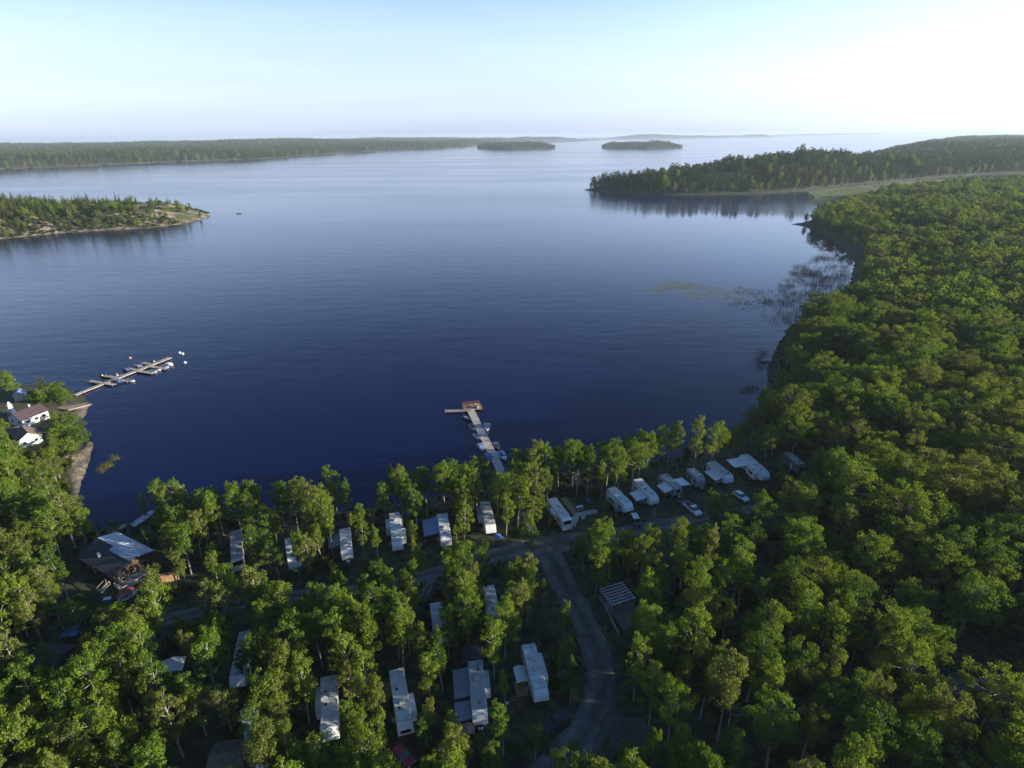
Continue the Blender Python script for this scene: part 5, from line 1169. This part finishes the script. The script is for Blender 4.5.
# ------------------------------------------------------------------ the 300 that show largest become objects
vis = []
for i, t in enumerate(TREES):
    px, py, w = proj((t[0], t[1], 2 + t[2] * .7))
    if w > 5 and -10 < px < 1034 and -10 < py < 790: vis.append((w / t[2], i))
vis.sort(); near_ids = [i for _, i in vis[:300]]; near_set = set(near_ids)
rest = [i for i in range(len(TREES)) if i not in near_set]
pts = []; scl = []; rot = []; pick = []
for i in rest:
    x, y, h_, pr, wf_, rz = TREES[i]; far = math.hypot(x, y) > 330; k = h_ / 14
    pts.append((x, y, h1(x, y) - .1)); scl.append((k * wf_, k * wf_, k)); rot.append((random.uniform(-.05, .05), random.uniform(-.05, .05), rz)); pick.append(random.choice((14, 15, 16)) if random.random() < (.07 if far else .02) and x > 90 else 17 if random.random() < .015 else 10 + pr % 4 if far else pr)
scatter('woodland', 'dense green leafy woodland filling the right shore and the gaps of the camp', pts, scl, rot, pick, COL_WOOD)

used = {}; rows = []
for i in near_ids:
    x, y, h_, pr, wf_, rz = TREES[i]; px, py, w = proj((x, y, 2 + h_ * .7))
    best = min(LAND, key=lambda l: (l[1] - x) ** 2 + (l[2] - y) ** 2); dx, dy = x - best[1], y - best[2]; dist = math.hypot(dx, dy)
    size = 'tall ' if h_ > 12.5 else 'young ' if h_ < 8.5 else ''
    shape = {0: 'slender', 1: 'full', 2: 'thin', 3: 'broad', 4: 'oval', 5: 'wide lumpy', 6: 'leafy', 7: 'spreading', 8: 'round', 9: 'umbrella shaped'}[pr]
    if dist < 17:
        rel = ('to the right of' if dx > 0 else 'to the left of') if abs(dx) > abs(dy) else ('behind' if dy > 0 else 'in front of')
        key = '%s%s aspen %s %s' % (size, shape, rel, best[0])
    elif px < 110: key = '%s%s aspen in the thick wood at the left edge, %s' % (size, shape, 'towards the cove' if py < 560 else 'lower down')
    elif px < 640: key = '%s%s aspen %s' % (size, shape, 'among the trees along the camp shore' if py < 545 else 'in the camp between road and bottom edge' if px > 320 else 'in the grove at the lower left of the camp')
    elif px < 780: key = '%s%s aspen %s' % (size, shape, 'in the thicket right of the gravel road' if py > 520 else 'at the forest edge by the shore row')
    else: key = '%s%s aspen in the forest on the right, %s' % (size, shape, 'above the shady track' if py < 650 else 'at the lower right corner')
    rows.append((key, dist, i))
byk = {}
for r_ in rows: byk.setdefault(r_[0], []).append(r_)
for key, rs in byk.items():
    rs.sort(key=lambda r_: r_[1]); lab = {}
    if len(rs) == 2 and rs[0][1] < 17: names = [key + ', the nearer one', key + ', the farther one']
    elif len(rs) == 3 and rs[0][1] < 17: names = [key + ', the nearest of three', key + ', second of three', key + ', farthest of three']
    else: names = [key] * len(rs)
    for nme, r_ in zip(names, rs):
        x, y, h_, pr, wf_, rz = TREES[r_[2]]; k = h_ / 14
        t = bpy.data.objects.new('aspen_tree', None); col.objects.link(t); t.location = (x, y, h1(x, y) - .1); t.rotation_euler = (random.uniform(-.05, .05), random.uniform(-.05, .05), rz); t.scale = (k * wf_, k * wf_, k)
        tag(t, nme, 'tree', 'aspen trees of the camp and forest' if len(rs) <= 3 else key.split(',')[0] + 's')
        for nm_, me in (('trunk', TRUNK[pr]), ('crown', CROWN[pr])):
            o = bpy.data.objects.new(nm_, me); col.objects.link(o); o.parent = t

# bare trees
BV = [mesh_np('bare_tree', *bare(s), [MT['dead_wood']]) for s in (61, 62)]
for k, (px, py, h_, lb) in enumerate([(598.5, 543, 8, 'bare pale dead tree standing beside the road bend'), (773, 706, 9, 'bare pinkish leafless tree in the thicket at the lower right'), (137, 612, 7, 'bare brown leafless tree below the lodge yard'), (655, 505, 6, 'small bare twiggy tree below the camper with the broad side roof'), (735, 690, 8, 'thin grey dead tree left of the pinkish leafless one'), (528, 560, 7, 'bare grey tree where the boardwalk path meets the road'), (40, 470, 9, 'bare grey crown rising from the wood above the left rock ledge'), (835, 600, 11, 'tall grey dead snag inside the right-hand forest')]):
    q = G2(px, py, 1.9 + h_); o = bpy.data.objects.new('bare_tree', BV[k % 2]); col.objects.link(o); o.location = (q[0], q[1], 1.85); o.scale = (h_ / 9,) * 3; o.rotation_euler = (0, 0, k * 1.3); tag(o, lb, 'tree')

# bushes round the cottages: crown centre pixel, height, width
SHR = [joined('shrub', aspen(s, R0=3.4, base=.06, ncl=44, per=60, leaf=.45, rcl=1.15, H=8), MT['leaf'], MT['bark_dark']) for s in (71, 72, 73)]
SHB = [joined('shrub', aspen(s, R0=3.2, base=.06, ncl=30, per=34, leaf=.42, rcl=1.1, H=8), MT['scrub'], MT['bark_dark']) for s in (75,)]
for k, (px, py, h_, wf_, lb) in enumerate([(7, 381, 6.5, 1.0, 'bright green bush at the left edge behind the pale blue shed'), (57, 389, 5.6, 1.0, 'round bright green bush at the root of the marina dock'), (62, 396, 4.4, 1.1, 'low green bush between the marina dock and the boat ramp'),
        (44, 395, 4.8, 1.3, 'spreading bush behind the roof of the long cottage'), (34, 397, 4.0, 1.0, 'low bush between pale blue shed and the long cottage'), (67, 421, 5.8, 1.4, 'largest olive bush on the bank right of the long cottage'),
        (75, 433, 5.0, 1.1, 'olive bush at the water edge below the largest one'), (60, 433, 4.6, 1.3, 'olive bush right of the white-gabled cottage'), (68, 442, 4.6, 1.1, 'low bush on the rock at the foot of the bank'), (54, 447, 3.6, 1.2, 'low bush in front of the olive bank bushes'),
        (53, 417, 3.0, .9, 'small bush touching the lit end of the long cottage'), (2, 427, 4.5, .9, 'bush at the left edge beside the low tan-roofed shed'), (10, 450, 4.5, 1.1, 'bush in front of the small cottage at the left edge')]):
    q = G2(px, py, 1.9 + h_ * .5); o = bpy.data.objects.new('shrub', SHR[k % 3]); col.objects.link(o); o.location = (q[0], q[1], h1(*q) - .1); kk = h_ / 8 * 1.12; o.scale = (kk * wf_ * 1.1, kk * wf_ * 1.1, kk); o.rotation_euler = (0, 0, k * 1.7); tag(o, lb, 'shrub', 'bushes round the cottages')
q = G2(39, 381, 3.5); o = bpy.data.objects.new('shrub', SHB[0]); col.objects.link(o); o.location = (q[0], q[1], h1(*q) - .1); o.scale = (.55, .55, .65); tag(o, 'brownish bush by the water behind the pale blue shed', 'shrub', 'bushes round the cottages')

# undergrowth
X, Y = jitter(-200, 330, 45, 330, 3.0); d = sdist(NEAR, X, Y); pts = []; scl = []; rot = []; pick = []
nz = vnoise(X, Y, 11, 77)
for x, y, dd_, n_ in zip(X, Y, d, nz):
    if dd_ < .8 or (n_ < .42 and dd_ > 5) or x > 120 + y * .95 or not ground_ok(x, y, .6): continue
    if any(sdist(p, np.array([x]), np.array([y]))[0] > 0 for p in NOTREE): continue
    k = random.uniform(.45, 1.05)
    px, py, w = proj((x, y, 2.5))
    if ((op[:, 0] - px) ** 2 + (op[:, 1] - py) ** 2 < (op[:, 2] + 2) ** 2).any(): k *= .45
    pts.append((x, y, h1(x, y) - .05)); scl.append((k, k, k * random.uniform(.8, 1.3))); rot.append((0, 0, random.uniform(0, 6.28))); pick.append(random.randrange(3))
rk = pxpoly([(40, 458), (60, 454), (86, 440), (88, 460), (76, 498), (62, 498)], 1.5); x0, x1, y0, y1 = bb(rk); c_ = 0
while c_ < 34:
    x, y = random.uniform(x0, x1), random.uniform(y0, y1)
    if sdist(rk, np.array([x]), np.array([y]))[0] < 0 or h1(x, y) < .5: continue
    k = random.uniform(.4, 1.1); pts.append((x, y, h1(x, y) + .2)); scl.append((k * 1.2, k * 1.2, k)); rot.append((0, 0, random.uniform(0, 6.28))); pick.append(random.randrange(3)); c_ += 1
scatter('undergrowth', 'low green scrub and brush growing under the trees and along the bank', pts, scl, rot, pick, COL_BUSH)

# ------------------------------------------------------------------ rocky peninsula on the left: pines and shrubs
def scatter_on(poly, hf, s, margin=2):
    x0, x1, y0, y1 = bb(poly); X, Y = jitter(x0, x1, y0, y1, s); d = sdist(poly, X, Y); k = d > margin
    X, Y, d = X[k], Y[k], d[k]; return X, Y, hf(X, Y), d
X, Y, Z, d = scatter_on(LEFTP, h_leftp, 8.2, 1.5); cand = []
for x, y, z, dd_ in zip(X, Y, Z, d):
    px, py, w = proj((x, y, z))
    if px < -12: continue
    dens = 1.0 if px < 60 else 0.92 if px < 130 else 0.7 if px < 168 else .3
    if random.random() > (max(dens, .7) if dd_ < 9 and px < 190 else dens): continue
    cand.append((x, y, z, px))
PINM = PIN; SHF = [joined('shrub', aspen(s, R0=3.1, base=.05, ncl=16, per=30, leaf=.8, rcl=1.7, H=9), MT['leaf'], MT['bark_dark']) for s in (71, 72)]
X, Y, Z, d = scatter_on(LEFTP, h_leftp, 3.4, .6); pts = []; scl = []; rot = []; pick = []; nz = vnoise(X, Y, 12, 44)
for x, y, z, n_ in zip(X, Y, Z, nz):
    px, py, w = proj((x, y, z))
    if px < -30 or n_ < (.14 if px < 130 else .5 if px < 180 else .66): continue
    k = random.uniform(.5, 1.3); pts.append((x, y, z - .15)); scl.append((k * 1.2, k * 1.2, k)); rot.append((0, 0, random.uniform(0, 6.28))); pick.append(random.randrange(3))
scatter('peninsula_scrub', 'low green scrub between the rocks of the left peninsula', pts, scl, rot, pick, COL_BUSH)
nshr = 0
random.shuffle(cand)
for x, y, z, px in cand:
    if random.random() < (.36 if px < 140 else .15):
        me = random.choice(PINM); k = random.uniform(.6, 1.35); nm_ = 'pine_tree'; lb = 'dark pine on the rocky left peninsula' if px < 120 else 'dark pine on the bare outer rock of the left peninsula'; ct = 'tree'; gp = 'pines on the rocky peninsula'
    else:
        nshr += 1
        if nshr > 290: continue
        me = random.choice(SHF); k = random.uniform(.4, 1.05); nm_ = 'shrub'; lb = 'bushy green shrub on the rocky left peninsula' if px < 120 else 'bushy green shrub on the bare outer rock of the left peninsula'; ct = 'shrub'; gp = 'shrubs on the rocky peninsula'
    o = bpy.data.objects.new(nm_, me); col.objects.link(o); o.location = (x, y, z - .2); o.scale = (k, k, k * random.uniform(.85, 1.1)); o.rotation_euler = (0, 0, random.uniform(0, 6.28)); tag(o, lb, ct, gp)

# ------------------------------------------------------------------ far woods
def far_wood(name, label, poly, hf, s, kmin, kmax, cond=None, margin=2):
    X, Y, Z, d = scatter_on(poly, hf, s, margin); pts = []; scl = []; rot = []; pick = []
    for x, y, z, dd_ in zip(X, Y, Z, d):
        px, py, w = proj((x, y, z))
        if w < 5 or px < -120 or px > 1150: continue
        if cond and not cond(x, y, dd_): continue
        n_ = float(vnoise(np.array([x]), np.array([y]), s * 9, 71)[0])
        k = (kmin + (kmax - kmin) * random.random() ** 1.6) * (.7 + .55 * n_); pts.append((x, y, z - .3)); scl.append((k, k, k * random.uniform(.9, 1.15))); rot.append((0, 0, random.uniform(0, 6.28)))
        pick.append(7 if random.random() < .05 + .35 * sstep(14, 2, dd_) else random.choice((4, 6, 4, 6, 3)) if n_ + random.uniform(-.25, .25) > .55 else random.choice((0, 1, 2, 3, 5, 5)))
    print(name, len(pts)); return scatter(name, label, pts, scl, rot, pick, COL_MIX)
far_wood('peninsula_woodland', 'mixed dark wood covering the peninsula at the right across the bay', RIGHTP, h_rightp, 6.3, .6, 1.5, margin=3)
far_wood('hill_woodland', 'dark wood on the hill behind the right peninsula', HILL2, h_hill2, 11, .95, 1.4)
far_wood('shore_woodland', 'hazy wood along the far left shore', FARL, h_farl, 11, .7, 1.9, cond=lambda x, y, dd_: dd_ < 700 or random.random() < .35)

# distant canopy and islands
def island(name, poly, hmax, slope, step, canopy_h, label):
    x0, x1, y0, y1 = bb(poly, step)
    def hf(X, Y):
        d = sdist(poly, X, Y); n = vnoise(X, Y, step * 9, 41) * .7 + vnoise(X, Y, step * 3, 42) * .3
        return np.where(d > 0, np.minimum(d * slope, hmax) * (.1 + 1.5 * n) + .5, d * .05)
    o = sheet(name, np.arange(x0, x1, step), np.arange(y0, y1, step), hf, MT['hill'], poly, step * 1.5)
    return hf
for nm_, poly, lb in (('island', ISL1, 'wood on the left of the two far islands'), ('island', ISL2, 'wood on the right of the two far islands')):
    hf = island(nm_, poly, 20, .3, 14, 12, ''); far_wood('island_woodland', lb, poly, hf, 10, 1.0, 1.6)
def canopy_land(name, px, hmax, step, label, depth):
    front = [G2(a_, b_) for a_, b_ in px]; back = [p * (1 + depth / np.linalg.norm(p)) for p in front[::-1]]
    poly = [tuple(p) for p in front + back]; x0, x1, y0, y1 = bb(poly, step)
    def hf(X, Y):
        d = sdist(poly, X, Y); n = vnoise(X, Y, 900, 51) * .6 + vnoise(X, Y, 350, 52) * .4
        c = vnoise(X, Y, step * 1.3, 53)
        return np.where(d > 0, np.minimum(d * .12, hmax) * (.2 + 1.15 * n) + 7 + 8 * c, -1)
    o = sheet(name, np.arange(x0, x1, step), np.arange(y0, y1, step), hf, MT['canopy'], poly, 0)
    del o['kind']; o['kind'] = 'stuff'; o['label'] = label
canopy_land('distant_woodland', [(470, 142.3), (520, 142.3), (560, 141.8), (580, 141.2), (612, 139.3), (640, 139), (700, 138.2), (768, 137.2), (780, 136.9)], 84, 60, 'blue wooded mainland far across the lake', 1500)
canopy_land('distant_woodland', [(770, 136.4), (820, 135.6), (860, 134.9), (900, 134.2), (960, 133.5), (1060, 132.5)], 90, 90, 'faint blue ridge at the far right of the horizon', 1800)
canopy_land('distant_woodland', [(130, 144), (170, 143.3), (215, 142.8), (240, 142.4)], 12, 60, 'faint low wooded strip near the left horizon', 900)

# marsh behind the right bay and water plants
MAR = pxpoly([(806, 191), (846, 187), (905, 181), (945, 179), (950, 184), (905, 189), (872, 196), (846, 202), (826, 209), (812, 204), (815, 197)], 0)
mb = MB(); mb.add([(x, y, .12) for x, y in MAR], [tuple(range(len(MAR)))]); o = mb.build('marsh', MT['marsh']); o['kind'] = 'structure'
def blades(seed, n, h, spread, wdt):
    g = np.random.default_rng(seed); V = []; F = []
    for i in range(n):
        x, y = g.normal(size=2) * spread; a_ = g.uniform(0, 6.28); L = h * g.uniform(.5, 1.1); le = g.normal(size=2) * .22 * L; c_, s_ = math.cos(a_) * wdt / 2, math.sin(a_) * wdt / 2
        o_ = len(V); V += [(x - c_, y - s_, -.1), (x + c_, y + s_, -.1), (x + le[0] + c_ * .3, y + le[1] + s_ * .3, L), (x + le[0] - c_ * .3, y + le[1] - s_ * .3, L)]; F.append((o_, o_ + 1, o_ + 2, o_ + 3))
    return V, F
REED = [mesh_np('reed', *blades(s, 22, 1.7, 1.1, .055), [MT['reed']]) for s in (81, 82)] + [mesh_np('reed', *blades(83, 30, 1.3, .8, .09), [MT['reed_green']])]
COL_REED = proto_coll('reed', REED)
pts = []; scl = []; rot = []; pick = []
def reeds(px, n, kmin, kmax, pk, soft=4.0):
    poly = pxpoly(px, 0); x0, x1, y0, y1 = bb(poly); c_ = 0
    while c_ < n:
        x, y = random.uniform(x0, x1), random.uniform(y0, y1)
        if sdist(poly, np.array([x]), np.array([y]))[0] < random.random() * soft: continue
        if float(vnoise(np.array([x]), np.array([y]), 7, 91)[0]) < random.uniform(.05, .85): continue
        k = random.uniform(kmin, kmax); pts.append((x, y, 0)); scl.append((k, k, k)); rot.append((0, 0, random.uniform(0, 6.28))); pick.append(random.choice(pk)); c_ += 1
reeds([(752, 314), (768, 290), (796, 264), (815, 256), (856, 256), (858, 284), (848, 304), (818, 318), (785, 330)], 620, .6, 1.8, (0, 1), 9.0)
reeds([(800, 240), (815, 234), (840, 246), (856, 264), (846, 268), (825, 255)], 200, .6, 1.3, (0, 1))
reeds([(715, 302), (735, 286), (765, 290), (775, 300), (765, 312), (730, 310)], 240, .25, .6, (0, 0, 1, 2))
reeds([(752, 352), (768, 345), (770, 375), (752, 372)], 40, .5, 1.0, (0, 1))
reeds([(742, 384), (760, 384), (762, 396), (740, 394)], 30, .4, .8, (0, 2))
reeds([(98, 470), (112, 456), (126, 450), (122, 458), (108, 472), (102, 474)], 24, .4, .8, (2,), 1.5)
reeds([(806, 196), (850, 187), (905, 182), (900, 186), (850, 197), (826, 207), (812, 203)], 420, .8, 1.5, (2, 2, 2, 0))
scatter('reeds', 'dark and straw coloured reeds standing in the shallows along the shore', pts, scl, rot, pick, COL_REED)
# floating leaves
V = []; F = []
for px, n in (([(640, 290), (665, 278), (700, 282), (735, 292), (730, 302), (690, 300), (655, 298)], 3000), ([(690, 300), (730, 288), (775, 288), (790, 310), (740, 314), (700, 312)], 1000), ([(660, 326), (720, 314), (755, 324), (720, 340)], 120)):
    poly = pxpoly(px, 0); x0, x1, y0, y1 = bb(poly); c_ = 0
    while c_ < n:
        x, y = random.uniform(x0, x1), random.uniform(y0, y1)
        if sdist(poly, np.array([x]), np.array([y]))[0] < random.random() * 9 or float(vnoise(np.array([x]), np.array([y]), 9, 95)[0]) < random.uniform(.2, .7): continue
        r = random.uniform(.15, .5); a_ = random.uniform(0, 6.28); o_ = len(V)
        V += [(x + r * math.cos(a_ + k * 1.5708), y + r * .8 * math.sin(a_ + k * 1.5708), .015) for k in range(4)]; F.append((o_, o_ + 1, o_ + 2, o_ + 3)); c_ += 1
o = bpy.data.objects.new('lily_pads', mesh_np('lily_pads', V, F, [MT['pad']])); col.objects.link(o); o['kind'] = 'stuff'; o['label'] = 'yellow-green floating leaves on the calm water of the bay'
